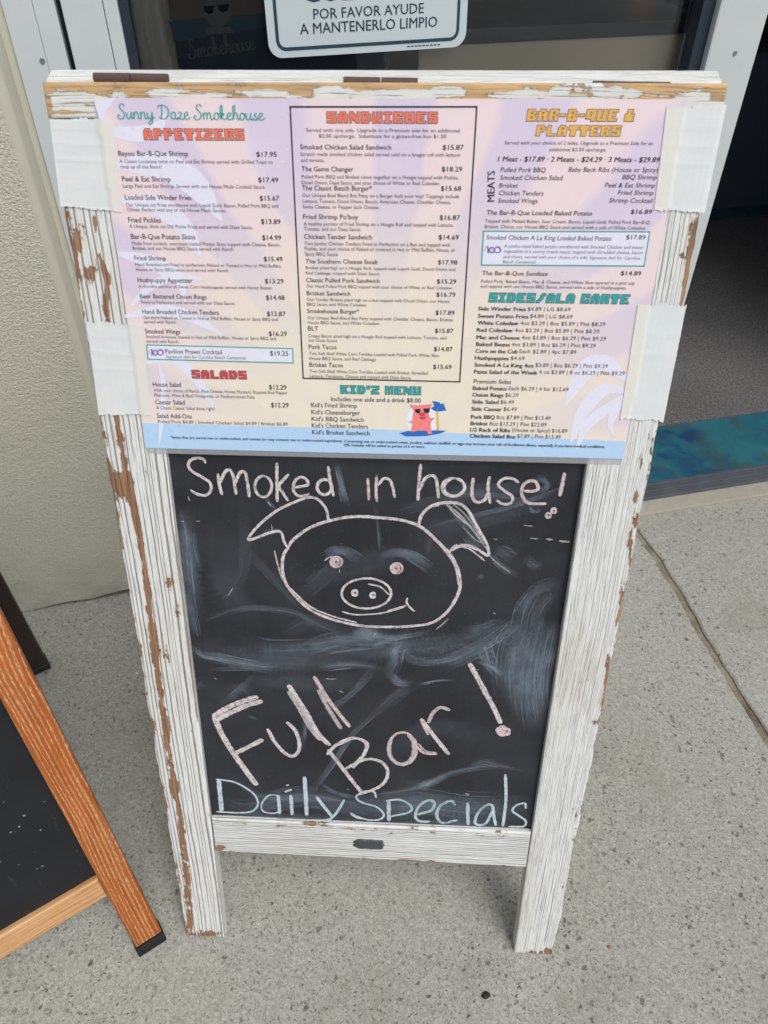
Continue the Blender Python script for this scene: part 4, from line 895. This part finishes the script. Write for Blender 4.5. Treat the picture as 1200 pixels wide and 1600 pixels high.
ROWS = {}
def slope(y): return .002+(y-153)*3.75e-5
def add_row(key, c, x0, y, x1, s, h, bold=0.0, shear=0.0):
    X0, Y0 = cp(c, x0, y); X1 = cp(c, x1, y)[0]; Y1 = Y0+(X1-X0)*slope(Y0); hp = h*CROPS[c][2]
    A, B = BRD.at(X0, Y0, MZ), BRD.at(X1, Y1, MZ); hh = np.linalg.norm(BRD.at(X0, Y0-hp, MZ)-A)
    put_text(ROWS.setdefault(key, MB()), s, A, B, hh, MZ+.0003, bold, shear)
T_ = """A|387|438|698|Bayou Bar-B-Que Shrimp
A|404|552|620|Peel & Eat Shrimp
A|417|634|712|Loaded Side Winder Fries
A|432|735|577|Fried Pickles
A|444|809|730|Bar-B-Que Potato Skins
D|349|52|504|Fried Shrimp
D|365|160|635|Hushpuppy Appetizer
D|376|240|705|Beer Battered Onion Rings
D|388|316|765|Hand Breaded Chicken Tenders
D|402|413|575|Smoked Wings
D|502|512|780|Pavilion Prawn Cocktail
D|440|675|578|House Salad
D|451|762|597|Caesar Salad
D|461|830|632|Salad Add-Ons
B|84|409|490|Smoked Chicken Salad Sandwich
B|90|507|320|The Game Changer
B|92|592|404|The Classic Beach Burger*
B|97|720|342|Fried Shrimp Po'boy
B|101|809|404|Chicken Tender Sandwich
E|141|80|565|The Southern Cheese Steak
E|144|190|575|Classic Pulled Pork Sandwich
E|148|267|403|Brisket Sandwich
E|151|371|455|Smokehouse Burger*
E|156|474|216|BLT
E|160|581|322|Pork Tacos
E|164|686|360|Brisket Tacos
E|290|886|815|Includes one side and a drink $8.00
E|174|922|442|Kid's Fried Shrimp
E|175|963|460|Kid's Cheeseburger
E|177|1003|481|Kid's BBQ Sandwich
E|178|1041|506|Kid's Chicken Tenders
E|180|1081|516|Kid's Brisket Sandwich
C|56|701|527|The Bar-B-Que Loaded Baked Potato
C|56|812|613|Smoked Chicken A La King Loaded Baked Potato
F|135|125|459|The Bar-B-Que Sundaze
F|94|659|278|Premium Sides"""
for ln in T_.split('\n'):
    c, x0, y, x1, s_ = ln.split('|'); k = {'A': 23, 'B': 22, 'C': 21, 'D': 23, 'E': 26, 'F': 21}[c]
    add_row('item', c, float(x0), float(y), float(x1), s_, k, .006, .12 if c in 'CF' else 0)
PR = """A 1003 442 1093 17.95;A 1011 556 1100 17.49;A 1018 638 1105 15.67;A 1024 742 1110 13.89;A 1029 814 1113 14.99;D 987 57 1079 15.49;D 993 166 1084 13.29;D 998 247 1089 14.48;D 1003 327 1094 13.87;D 1012 425 1100 16.29;D 1018 522 1107 19.25;D 1013 689 1098 12.29;D 1023 777 1109 12.29;B 719 411 812 15.87;B 715 508 806 18.29;B 711 594 801 15.68;B 706 724 796 16.87;B 701 812 790 14.69;E 916 86 1029 17.98;E 910 198 1023 15.29;E 907 275 1018 16.79;E 902 381 1013 17.89;E 899 487 1006 15.87;E 893 594 1001 14.87;E 888 698 995 15.69;C 701 697 795 16.89;C 680 811 765 17.89;F 820 126 920 14.89"""
for p in PR.split(';'):
    c, x0, y, x1, s_ = p.split(); add_row('price', c, float(x0), float(y), float(x1), '$'+s_, {'A': 22, 'B': 22, 'C': 20, 'D': 23, 'E': 26, 'F': 21}[c], .012)
DS = """A|392|470|1075|A Classic Louisiana twist on Peel and Eat Shrimp served with Grilled Toast to
A|397|494|580|mop up all the flavor!
A|408|580|1043|Large Peel and Eat Shrimp. Served with our House Made Cocktail Sauce.
A|421|664|1100|Our Unique cut Fries smothered with Liquid Gold, Bacon, Pulled Pork BBQ and
A|425|686|868|Chives. Perfect with any of our House Made Sauces.
A|436|760|986|A Unique, thick cut Dill Pickle Fried and served with Daze Sauce.
A|448|836|1110|Made from scratch, oversized loaded Potato Skins topped with Cheese, Bacon,
A|451|858|903|Brisket, and our House BBQ Sauce served with Ranch.
D|353|80|1074|Hand Breaded and Fried to perfection, Naked or Tossed in Hot or Mild Buffalo,
D|357|105|815|House or Spicy BBQ sauce and served with Ranch.
D|369|188|1030|A sharable portion of Sweet Corn Hushpuppies served with Honey Butter.
D|381|266|845|Fried to Perfection and served with our Daze Sauce.
D|392|342|1056|Get them Naked or Tossed in Hot or Mild Buffalo, House or Spicy BBQ and
D|396|363|553|served with Ranch
D|405|436|1047|Smoked in-house, tossed in Hot or Mild Buffalo, House or Spicy BBQ and
D|408|459|570|served with Ranch.
D|505|535|897|Signature dish for Carolina Beach Centennial
D|444|701|1104|With your choice of Ranch, Blue Cheese, Honey Mustard, Roasted Red Pepper
D|447|725|943|Plancone, Wine & Basil Vinaigrette, or Mediterranean Feta.
D|456|787|745|A Classic Caesar Salad done right!
D|466|855|1105|Pulled Pork $4.89 | Smoked Chicken Salad $4.89 | Brisket $6.89
B|110|331|795|Served with one side. Upgrade to a Premium side for an additional
B|167|357|735|$2.00 upcharge.  Substitute for a gluten-free bun $1.50
B|84|438|796|Scratch made smoked chicken salad served cold on a hoagie roll with lettuce
B|86|465|192|and tomato.
B|90|539|790|Pulled Pork BBQ and Brisket come together on a Hoagie topped with Pickles,
B|90|565|708|Diced Onion, Daze Sauce, and your choice of White or Red Coleslaw.
B|93|622|793|Our Unique Beef Blend 8oz Patty on a Burger built your way! Toppings include
B|94|648|756|Lettuce, Tomato, Diced Onion, Bacon, American Cheese, Cheddar Cheese,
B|95|673|436|Swiss Cheese, or Pepper Jack Cheese.
B|99|749|767|A healthy portion of Fried Shrimp on a Hoagie Roll and topped with Lettuce,
B|100|772|355|Tomato, and our Daze Sauce.
B|103|837|752|Two Jumbo Chicken Tenders Fried to Perfection on a Bun and topped with
B|104|860|776|Pickles, and your choice of Naked or covered in Hot or Mild Buffalo, House, or
B|105|884|255|Spicy BBQ Sauce.
E|142|114|1017|Brisket piled high on a Hoagie Roll, topped with Liquid Gold, Diced Onion and
E|143|145|577|Red Cabbage, topped with Daze Sauce.
E|146|222|1003|Our Hand Pulled Pork BBQ topped with your choice of White or Red Coleslaw.
E|148|300|984|Our Tender Brisket piled high on a bun topped with Diced Onion, our House
E|149|328|502|BBQ Sauce, and White Coleslaw.
E|152|407|1008|Our Unique Beef Blend 8oz Patty topped with Cheddar Cheese, Bacon, Brisket,
E|154|435|577|House BBQ Sauce, and White Coleslaw.
E|157|513|965|Crispy Bacon piled high on a Hoagie Roll topped with Lettuce, Tomato, and
E|158|539|330|our Daze Sauce.
E|162|616|927|Two Soft Shell White Corn Tortillas Loaded with Pulled Pork, White Slaw,
E|163|645|553|House BBQ Sauce, and Red Cabbage
E|166|720|857|Two Soft Shell White Corn Tortillas Loaded with Brisket, Shredded
E|167|748|760|Lettuce, Tomatoes, Cheese and topped with Daze Sauce.
C|138|387|800|Served with your choice of 2 sides. Upgrade to a Premium Side for an
C|337|417|592|additional $2.50 upcharge.
C|50|736|788|Topped with Melted Butter, Sour Cream, Bacon, Liquid Gold, Pulled Pork Bar-B-Q,
C|48|761|770|Brisket, Chives, our House BBQ Sauce and served with a side of White Coleslaw.
C|135|848|755|A jumbo-sized baked potato smothered with Smoked Chicken and mixed
C|133|871|755|vegetables in a savory cream sauce, topped with shredded cheese, bacon
F|240|42|914|and chives, served with your choice of a side. Signature dish for Carolina
F|238|67|403|Beach Centennial.
F|130|163|888|Pulled Pork, Baked Beans, Mac & Cheese, and White Slaw layered in a pint cup
F|128|187|847|and topped with our House BBQ Sauce, served with a side of Hushpuppies."""
for ln in DS.split('\n'):
    c, x0, y, x1, s_ = ln.split('|', 4) ; add_row('small', c, float(x0), float(y), float(x1), s_, {'A': 16, 'B': 16.5, 'C': 15.5, 'D': 16, 'E': 18.5, 'F': 16}[c], 0.0, .12 if c in 'CF' else 0)
MT = """108|463|827|1 Meat - $17.89 \u00b7 2 Meats - $24.29 \u00b7 3 Meats - $29.89|23|.018
120|510|320|Pulled Pork BBQ|21|0
423|509|820|Baby Back Ribs (House or Spicy)|21|0
117|545|395|Smoked Chicken Salad|21|0
663|543|815|BBQ Shrimp|21|0
113|580|196|Brisket|21|0
585|579|808|Peel & Eat Shrimp|21|0
111|614|310|Chicken Tenders|21|0
643|612|801|Fried Shrimp|21|0
108|648|284|Smoked Wings|21|0
604|647|796|Shrimp Cocktail|21|0"""
for ln in MT.split('\n'):
    x0, y, x1, s_, h, bo = ln.split('|'); add_row('item', 'C', float(x0), float(y), float(x1), s_, float(h), float(bo), .15)
A, B = mp('C', 93, 642), mp('C', 95, 505); put_text(ROWS['item'], 'MEATS', A, B, float(np.linalg.norm(mp('C', 93, 600)-mp('C', 60, 600))), MZ+.0003, .015)
SD = """118|300|352|Side Winder Fries|361|572|$4.89 | LG $8.69
116|336|364|Sweet Potato Fries|373|582|$4.89 | LG $8.69
114|370|315|White Coleslaw|325|743|4oz $3.29 | 8oz $5.89 | Pint $8.29
111|405|287|Red Coleslaw|297|714|4oz $3.29 | 8oz $5.89 | Pint $8.29
109|441|321|Mac and Cheese|331|747|4oz $3.89 | 8oz $6.29 | Pint $9.29
107|475|272|Baked Beans|282|696|4oz $3.89 | 8oz $6.29 | Pint $9.29
104|509|311|Corn on the Cob|321|600|Each $2.89 | 4pc $7.89
101|543|267|Hushpuppies|277|346|$4.69
99|577|390|Smoked A La King 4oz|399|755|$3.89 | 8oz $6.29 | Pint $9.29
97|611|408|Pasta Salad of the Week|417|839|4 oz $3.89 | 8 oz $6.29 | Pint $9.29
91|692|257|Baked Potato|267|562|Each $6.29 | 4 for $12.69
89|725|240|Onion Rings|250|315|$6.29
87|759|217|Side Salad|227|294|$6.49
84|794|232|Side Caesar|242|307|$6.49
82|834|198|Pork BBQ|207|474|8oz $7.89 | Pint $13.49
80|866|163|Brisket|173|454|8oz $13.29 | Pint $22.89
78|897|274|1/2 Rack of Ribs|284|555|(House or Spicy) $16.89
76|927|300|Chicken Salad 8oz|309|523|$7.89 | Pint $13.49"""
for ln in SD.split('\n'):
    x0, y, x1, s_, a0, a1, t2 = ln.split('|', 6); x0, y, x1, a0, a1 = map(float, (x0, y, x1, a0, a1))
    add_row('side', 'F', x0, y, x1, s_, 19.5, .032); add_row('side_price', 'F', a0, y+1, a1, t2, 19, .003)
add_row('small_bold', 'P', 267, 685, 945, '*Items that are served raw or undercooked, and contain (or may contain) raw or undercooked ingredients. Consuming raw or undercooked meats, poultry, seafood, shellfish or eggs may increase your risk of foodborne illness, especially if you have medical conditions.', 4.2, .02)
add_row('small_bold', 'P', 537, 697, 664, '20% Gratuity will be added to parties of 6 or more.', 4.2, .02)
NM = {'item': ('item_lettering', 'tx_dark'), 'price': ('price_lettering', 'tx_dark'), 'small': ('description_lettering', 'tx_grey'), 'side': ('side_dish_lettering', 'tx_dark'), 'side_price': ('side_dish_prices', 'tx_grey'), 'small_bold': ('footnote_lettering', 'pnavy')}
for k, (nm, mt) in NM.items(): ROWS[k].build(nm, M[mt], menu)

# block headings on a cell grid with a dark outline
GL = {'A': '01110 11011 11111 11011 11011', 'P': '11110 11011 11110 11000 11000', 'E': '11111 11000 11110 11000 11111', 'T': '11111 11111 01110 01110 01110', 'I': '1111 0110 0110 0110 1111', 'Z': '11111 00011 01110 11000 11111',
      'R': '11111 11011 11110 11011 11011', 'S': '11111 11000 11111 00011 11111', 'N': '11001 11101 11111 10111 10011', 'D': '11110 11011 11011 11011 11110', 'W': '10101 10101 10101 11111 11011', 'C': '11111 11011 11000 11011 11111', 'H': '11011 11011 11111 11011 11011',
      'B': '11110 11011 11110 11011 11111', 'Q': '11111 11011 11011 11111 00011', 'U': '11011 11011 11011 11011 11111', 'L': '11000 11000 11000 11000 11111', '&': '01110 01100 11111 11110 11111', 'K': '11011 11110 11100 11110 11011', "'": '11 11 00 00 00', 'M': '11011 11111 10101 10101 10101', '/': '00011 00110 00110 01100 11000',
      '-': '000 000 111 000 000', ' ': '00 00 00 00 00', 'V': '11011 11011 11011 01110 00100'}
def heading(s, c, x0, ytop, x1, ybot, mat, shear=0.0):
    cols = 0; cells = []
    for ch in s:
        rows = GL[ch].split(); wdt = len(rows[0])
        for r in range(5):
            for k in range(wdt):
                if rows[r][k] == '1': cells.append((cols+k, r))
        cols += wdt+1
    cols -= 1; U = 4; bits = np.zeros((5*U+4, cols*U+4), bool); full = np.zeros_like(bits)
    for k, r in cells: full[2+r*U:2+(r+1)*U, 2+k*U:2+(k+1)*U] = True
    er = full.copy(); dil = full.copy()
    for dy in (-1, 0, 1):
        for dx in (-1, 0, 1): dil |= np.roll(np.roll(full, dy, 0), dx, 1); er &= np.roll(np.roll(full, dy, 0), dx, 1)
    X0, Y0 = cp(c, x0, ybot); X1, _ = cp(c, x1, ybot); A = BRD.at(X0, Y0, MZ); B = BRD.at(X1, Y0+(X1-X0)*slope(Y0), MZ); hh = np.linalg.norm(BRD.at(X0, cp(c, x0, ytop)[1], MZ)-A)
    d = B-A; n = np.array([-d[1], d[0]])/np.linalg.norm(d)*hh
    def quads(mask, dz, m):
        for j in range(mask.shape[0]):
            i = 0
            while i < mask.shape[1]:
                if mask[j, i]:
                    k = i
                    while k < mask.shape[1] and mask[j, k]: k += 1
                    f0, f1 = (i-2)/(cols*U), (k-2)/(cols*U); g0, g1 = 1-(j-2+1)/(5*U), 1-(j-2)/(5*U)
                    pt = lambda f, g_: A + d*f + n*g_ + d/np.linalg.norm(d)*shear*hh*g_
                    m.quad([(*pt(f0, g0), MZ+dz), (*pt(f1, g0), MZ+dz), (*pt(f1, g1), MZ+dz), (*pt(f0, g1), MZ+dz)]); i = k
                else: i += 1
    m = MB(); quads(dil, .00028, m); h = m.build('heading', M['tx_dark'], menu)
    m = MB(); quads(full, .00034, m); m.build('heading_fill', M[mat], h)
heading('APPETIZERS', 'A', 502, 318, 948, 366, 'coral'); heading('SANDWICHES', 'B', 203, 242, 695, 291, 'coral'); heading('SALADS', 'D', 634, 595, 902, 634, 'red')
heading('BAR-B-QUE &', 'C', 235, 231, 712, 282, 'gold', .1); heading('PLATTERS', 'C', 277, 303, 652, 349, 'gold', .1); heading("KID'Z MENU", 'E', 346, 795, 815, 842, 'teal'); heading('SIDES/ALA CARTE', 'F', 168, 213, 857, 258, 'teal', .1)

# hand-lettered script title
SC = {'S': (1.15, [[(.95, 1.75), (.8, 2.05), (.45, 2.0), (.3, 1.6), (.6, 1.15), (.85, .7), (.7, .15), (.25, -.05), (-.1, .2), (0, .5), (.25, .45)]]),
      'u': (.92, [[(0, .9), (.02, .3), (.2, 0), (.5, .25), (.62, .95)], [(.62, .95), (.62, .2), (.75, 0), (.95, .25)]]), 'n': (.92, [[(0, .95), (.03, 0)], [(.03, .45), (.3, .95), (.55, .85), (.57, .2), (.7, 0), (.95, .25)]]),
      'y': (.95, [[(0, .9), (.05, .3), (.25, .05), (.5, .3), (.65, .95)], [(.65, .95), (.6, -.1), (.4, -.75), (.1, -.7), (.25, -.3), (.95, .3)]]), 'D': (1.55, [[(.45, 1.95), (.4, 1.0), (.25, .1)], [(-.1, 1.6), (.2, 1.95), (.8, 1.9), (1.25, 1.4), (1.2, .6), (.75, .05), (.25, .05), (-.05, .25)]]),
      'a': (.95, [[(.6, .8), (.35, .98), (.02, .6), (.1, .1), (.35, .02), (.6, .4), (.62, .95)], [(.62, .95), (.62, .2), (.75, 0), (.97, .25)]]), 'z': (.85, [[(.05, .85), (.3, .98), (.55, .85), (.3, .45), (.02, .03), (.3, .1), (.6, 0), (.85, .25)]]), 'e': (.78, [[(.05, .42), (.4, .55), (.5, .85), (.28, .98), (.02, .6), (.1, .12), (.4, 0), (.8, .3)]]),
      'm': (1.4, [[(0, .95), (.03, 0)], [(.03, .45), (.25, .95), (.45, .85), (.47, 0)], [(.47, .45), (.7, .95), (.92, .85), (.95, .2), (1.1, 0), (1.4, .25)]]), 'o': (.85, [[(.35, .98), (.05, .65), (.08, .15), (.35, .0), (.62, .3), (.6, .75), (.35, .98), (.55, .85), (.88, .85)]]),
      'k': (.9, [[(.05, .2), (.3, 1.3), (.3, 1.95), (.1, 1.9), (.05, 1.2), (.05, 0)], [(.05, .4), (.4, .9), (.5, .7), (.15, .5), (.5, .05), (.9, .25)]]), 'h': (.9, [[(.05, .2), (.3, 1.3), (.3, 1.95), (.1, 1.9), (.05, 1.2), (.05, 0)], [(.05, .4), (.3, .95), (.55, .85), (.57, .2), (.68, 0), (.92, .25)]]), 's': (.75, [[(.5, .95), (.2, .75), (.35, .45), (.5, .2), (.25, 0), (.02, .12)], [(.3, .0), (.55, .05), (.78, .3)]]), ' ': (.62, [])}
def script(s, frame_at, a, b, z, name, mat, parent, wd=.17, xh=None):
    tot = sum(SC[ch][0] for ch in s); A, B = np.array(frame_at(*a)), np.array(frame_at(*b)); d = (B-A)/tot; n = np.array([-d[1], d[0]])*(xh or 1.0); m = MB(); x = 0; q = 0
    for ch in s:
        for stx in SC[ch][1]:
            pp = smooth(stx, step=.08); q += 1
            for i, p in enumerate(pp):
                t = (pp[min(i+1, len(pp)-1)]-pp[max(0, i-1)]); t = t/(np.linalg.norm(t)+1e-9); nn = np.array([-t[1], t[0]]); k = wd*(.36+.22*abs(t[1]))
                l_ = A + d*(x+p[0]+nn[0]*k) + n*(p[1]+nn[1]*k); r_ = A + d*(x+p[0]-nn[0]*k) + n*(p[1]-nn[1]*k)
                if i: m.quad([(*pl_, z+.00002*(q % 3)), (*pr_, z+.00002*(q % 3)), (*r_, z+.00002*(q % 3)), (*l_, z+.00002*(q % 3))])
                pl_, pr_ = l_, r_
        x += SC[ch][0]
    return m.build(name, mat, parent)
script('Sunny Daze Smokehouse', lambda x, y: mp('A', x, y), (388, 272), (1040, 279), MZ+.00030, 'title_lettering', M['title'], menu, .15, .84)
script('Smokehouse', lambda x, y: WALL.at(180+x*.25, y*.25, pz), (470, 365), (880, 305), pz+.0012, 'poster_lettering', M['p_grey'], pst, .2, 1.1)

# little emblem: pink pig in sunglasses on a surfboard under a palm
def E_(pts): return ppoly('E', pts)
def ov(cx, cy, rx, ry, n=20, rot=0):
    cr, sr = math.cos(rot), math.sin(rot); return [(cx+rx*math.cos(a)*cr-ry*math.sin(a)*sr, cy+rx*math.cos(a)*sr+ry*math.sin(a)*cr) for a in np.linspace(0, 2*math.pi, n, endpoint=False)]
art('emblem_halo', [E_(ov(825, 1000, 96, 96)), E_(ov(825, 1074, 150, 26))][:1], M['pwhite'], .00022)
art('emblem_surfboard', [E_([(688, 1076), (740, 1062), (880, 1058), (968, 1060), (925, 1078), (840, 1093), (730, 1094)])], M['pblue'], .00028)
art('emblem_palm_trunk', [E_([(903, 950), (918, 950), (924, 1055), (908, 1056)])], M['ptan'], .00030)
art('emblem_palm_fronds', [E_([(908, 950), (930, 895), (882, 885), (896, 915), (872, 930)]), E_([(912, 948), (965, 942), (950, 905), (962, 898), (925, 905)]), ], M['pblue'], .00033)
art('emblem_pig', [E_([(756, 920), (752, 905), (775, 912), (850, 908), (882, 903), (874, 925), (862, 940), (868, 985), (900, 985), (878, 1005), (872, 1030), (882, 1078), (862, 1080), (850, 1060), (790, 1060), (782, 1066), (755, 1066), (768, 1020), (738, 1006), (768, 1003), (766, 985), (774, 940)])], M['pig'], .00036)
art('emblem_sunglasses', [E_([(780, 934), (814, 932), (812, 954), (798, 960), (784, 952)]), E_([(830, 930), (870, 928), (866, 952), (850, 958), (834, 952)])], M['pnavy'], .00042)
art('emblem_snout', [E_(ov(824, 965, 20, 11)), E_([(802, 980), (850, 976), (838, 994), (818, 996)])], M['red'], .00040)
# anniversary badges
for c, x, y, k in (('D', 452, 507, 1.0), ('C', 82, 858, 1.0)):
    def rg_(cx, cy, r, w_, a0=0, a1=2*math.pi, n=20):
        out = []
        for i in range(n):
            t0, t1 = a0+(a1-a0)*i/n, a0+(a1-a0)*(i+1)/n; out.append([tuple(mp(c, cx+rr_*math.cos(t), cy+rr_*math.sin(t))) for rr_, t in ((r, t0), (r, t1), (r-w_, t1), (r-w_, t0))])
        return out
    art('badge_digits', [ppoly(c, [(x-22, y-14), (x-16, y-16), (x-14, y+16), (x-20, y+16)])]+rg_(x-1, y+1, 15, 5)+rg_(x+24, y+1, 15, 5), M['pblue'], .00028)
    art('badge_swirl', rg_(x-1, y+1, 8, 3)+rg_(x+24, y+1, 19, 3, -2, .6)+rg_(x-14, y, 20, 3, 2.8, 4.6), M['coral'], .00031)

# ------------------------------------------------------------------ four strips of white tape
def tape(label, px4, seed, sheet_side):
    TZ = MZ+.0006; q = [np.array(b_(x, y, TZ)) for x, y in px4]     # BL BR TR TL
    nx, ny = 26, 44; V = []; ov_ = []
    for j in range(ny+1):
        for i in range(nx+1):
            u, v = i/nx, j/ny; vv_ = v
            if j in (0, ny): vv_ += (.016*wob(u*2.1, seed)+.010*random.uniform(-1, 1))*(1 if j else -1)
            uu_ = u + (.004*wob(v*3, seed+1) if i in (0, nx) else 0)
            p = (q[0]*(1-uu_)+q[1]*uu_)*(1-vv_)+(q[3]*(1-uu_)+q[2]*uu_)*vv_
            x_, y_ = BRD.px(p[0], p[1], TZ); lft = 147+(y_-153)*.148; rgt = 1075-(y_-155)*.1815
            on = 1.0 if (sheet_side == 'L' and x_ > lft) or (sheet_side == 'R' and x_ < rgt) else 0.0
            rid = max(0, wob(v*.9+u*.02, seed*1.7)) if v > .45 else .2*wob(v*.6, seed)
            zz = TZ - (0 if on else .0008) + .00030*rid*(1-.5*on) + .00006*wob(u*1.3, seed+4) + .0002
            if j in (0, ny): zz += .0004*random.random()
            V.append((p[0], p[1], max(zz, .0006) if not on else max(zz, MZ+.0005))); ov_.append(on)
    F = [(j*(nx+1)+i, j*(nx+1)+i+1, (j+1)*(nx+1)+i+1, (j+1)*(nx+1)+i) for j in range(ny) for i in range(nx)]
    me = bpy.data.meshes.new('tape_strip'); me.from_pydata(V, [], F); me.materials.append(M['tape']); me.polygons.foreach_set('use_smooth', [True]*len(F))
    a = me.attributes.new('over', 'FLOAT', 'POINT'); a.data.foreach_set('value', ov_)
    o = bpy.data.objects.new('tape_strip', me); COL.objects.link(o); o.matrix_world = BM; tag(o, label, 'tape', 'white tape strips holding the menu')
tape('white tape over the upper left corner of the menu, beside the appetizers heading', [(94, 322), (190, 331), (176, 185), (77, 187)], 1, 'L')
tape('white tape over the lower left edge of the menu, beside the salads', [(154, 648), (236, 648), (221, 508), (134, 502)], 2, 'L')
tape('white tape over the upper right corner of the menu, beside the platters heading', [(1022, 328), (1102, 332), (1136, 163), (1042, 166)], 3, 'R')
tape('white tape over the lower right edge of the menu, beside the side dishes list', [(969, 654), (1037, 659), (1073, 477), (997, 475)], 4, 'R')

# ------------------------------------------------------------------ bits lying on the pavement
def pebble(x, y, r, mat, label, cat, name, sq=.5):
    bm = bmesh.new(); bmesh.ops.create_icosphere(bm, subdivisions=2, radius=r)
    for v in bm.verts: k = 1+.28*wob(v.co.x/r*.09+v.co.y/r*.05, x)+.12*random.uniform(-1, 1); v.co = Vector((v.co.x*k, v.co.y*k*.8, v.co.z*sq*k))
    m = MB(); m.bm(bm); zmin = min(v.co.z for v in bm.verts); bm.free(); o = m.build(name, mat, smooth=True); p = ground(x, y); o.location = (p[0], p[1], -zmin*.85); tag(o, label, cat)
M['stone'] = plain('dark stone', (.03, .028, .026), .8, .2, .3, 300, .4); M['white_bit'] = plain('white grit', (.62, .61, .57), .7, .2, .1, 200, .3); M['brick_bit'] = plain('red brick crumb', (.38, .13, .06), .8, .2, .2, 200, .3)
pebble(759, 1556, .0052, M['stone'], 'small black stone lying near the lower edge of the pavement', 'stone', 'pebble')
pebble(952, 1480, .0028, M['brick_bit'], 'tiny red crumb on the pavement right of the white leg', 'crumb', 'crumb')
pebble(214, 1052, .0030, M['white_bit'], 'tiny white chip on the pavement by the brown rear leg', 'chip', 'paint_chip', .3)

# ------------------------------------------------------------------ second easel sign at the left
EMt = EAS.mat()
es = empty('easel_sign', EMt, 'orange stained wooden easel with a black panel, cut by the left edge', 'easel')
e_ = lambda x, y: EAS.at(x, y)
xr = (e_(123, 1200)[0]+e_(247, 1442)[0])/2; xl0, xl1 = e_(60, 1203), e_(210, 1477)
Re = [e_(246, 1442), e_(0, 951)]; Le = [e_(210, 1477), e_(0, 1092)]
def at_y(E2, y): (a, b) = E2; t = (y-a[1])/(b[1]-a[1]); return a + (b-a)*t
HL = 1.02; fy = .017
quadR = (at_y(Le, fy), at_y(Re, fy), at_y(Re, HL), at_y(Le, HL))
plank('leg', quadR, .022, .02, M['leg_orange'], es, None, rnd=.0035, frame=EAS)
wd_ = quadR[1][0]-quadR[0][0]; SPAN = .50
off = np.array([-(SPAN+wd_), 0])
plank('leg', tuple(p+off for p in quadR), .022, .02, M['leg_orange'], es, None, rnd=.0035, frame=EAS)
cbt = e_(152, 1377)[1]; cbb = e_(168, 1403)[1]
xi0, xi1 = quadR[1][0]-SPAN-wd_+.001, 0
def bar(name, y0, y1, z=-.002, th_=.018):
    a = at_y((quadR[1]+off, quadR[2]+off), y0), at_y((quadR[0], quadR[3]), y0); b = at_y((quadR[1]+off, quadR[2]+off), y1), at_y((quadR[0], quadR[3]), y1)
    plank(name, (a[0]+[.0004, 0], a[1]-[.0004, 0], b[1]-[.0004, 0], b[0]+[.0004, 0]), th_, .02, M['bar_orange'], es, None, rnd=.003, z=z, frame=EAS)
bar('crossbar', cbb, cbt); bar('head_bar', HL-.05, HL)
a = at_y((quadR[1]+off, quadR[2]+off), cbt), at_y((quadR[0], quadR[3]), cbt); b = at_y((quadR[1]+off, quadR[2]+off), HL-.05), at_y((quadR[0], quadR[3]), HL-.05)
m = MB(); m.prism([(a[0][0]-.004, cbt-.004), (a[1][0]+.004, cbt-.004), (b[1][0]+.004, b[1][1]), (b[0][0]-.004, b[0][1])], -.014, -.010)
def mk_slate2():
    t = NT('glossy black easel panel'); ob, sp = t.obj(); a_ = t.noise(ob, 12, 5, .6); d_ = t.mr(t.noise(ob, 150, 2, .5), .735, .76); s_ = t.mr(t.noise(t.xyz(t.math('MULTIPLY', sp[0], 90), t.math('MULTIPLY', t.math('ADD', sp[1], sp[0]), 14), 0), 1, 4, .7), .62, .74)
    c_2 = t.mix(a_, (.008, .009, .011), (.020, .022, .026)); c_2 = t.mix(t.math('MULTIPLY', s_, .10), c_2, (.3, .32, .34)); c_2 = t.mix(t.math('MULTIPLY', d_, .5), c_2, (.5, .5, .5))
    t.bsdf(c_2, .38, .3, bump=a_, bstr=.05, bdist=.001); return t.m
pn = m.build('panel', mk_slate2(), es)
def foot(off_):
    p0, p1 = quadR[0]+off_, quadR[1]+off_; m = MB(); m.box(p0[0]-.0016+ (p0[0]-p1[0])*0, p1[0]+.0016, -.0035, .0165, -.0236, .0018, .002); m.build('rubber_foot', M['rubber'], es)
foot(np.array([0, 0])); foot(off)
# the rear pair of legs, dark brown
rfoot = ground(70, 1047); back = (rfoot-EO) @ (-EN); top_pt = EAS.O + EAS.ey*HL
RE = Plane(EO - EN*back, EH, EN*((back-HL*math.sin(EL)-.012)/math.hypot(back-HL*math.sin(EL), HL*math.cos(EL))) + np.array([0, 0, 1])*(HL*math.cos(EL)/math.hypot(back-HL*math.sin(EL), HL*math.cos(EL))))
ev = RE.ey/np.linalg.norm(RE.ey); RE = Plane(RE.O, EH, ev)
rq = [RE.at(77, 1040), RE.at(0, 895)]; rwid = .040; LR = HL*math.cos(EL)/ev[2]
er = bpy.data.objects.new('rear_frame', None); COL.objects.link(er); er.parent = es; er.matrix_local = EMt.inverted() @ RE.mat()
x1_ = rq[0][0]; x1t = at_y((rq[0], rq[1]), LR)[0]
for k, dx_ in enumerate((0, -(SPAN+rwid))):
    plank('rear_leg', ((x1_-rwid+dx_, .02), (x1_+dx_, .02), (x1t+dx_, LR), (x1t-rwid+dx_, LR)), .022, .02, M['leg_brown'], er, None, rnd=.003, frame=RE)
    m = MB(); m.box(x1_-rwid-.0016+dx_, x1_+.0016+dx_, -.003, .0195, -.0236, .0016, .002); m.build('rubber_foot', M['rubber'], er)
plank('rear_crossbar', ((x1_-SPAN-rwid+.04, .15), (x1_-rwid-.0005, .15), (x1_-rwid-.0005, .19), (x1_-SPAN-rwid+.04, .19)), .018, .02, M['leg_brown'], er, None, z=-.002, frame=RE)
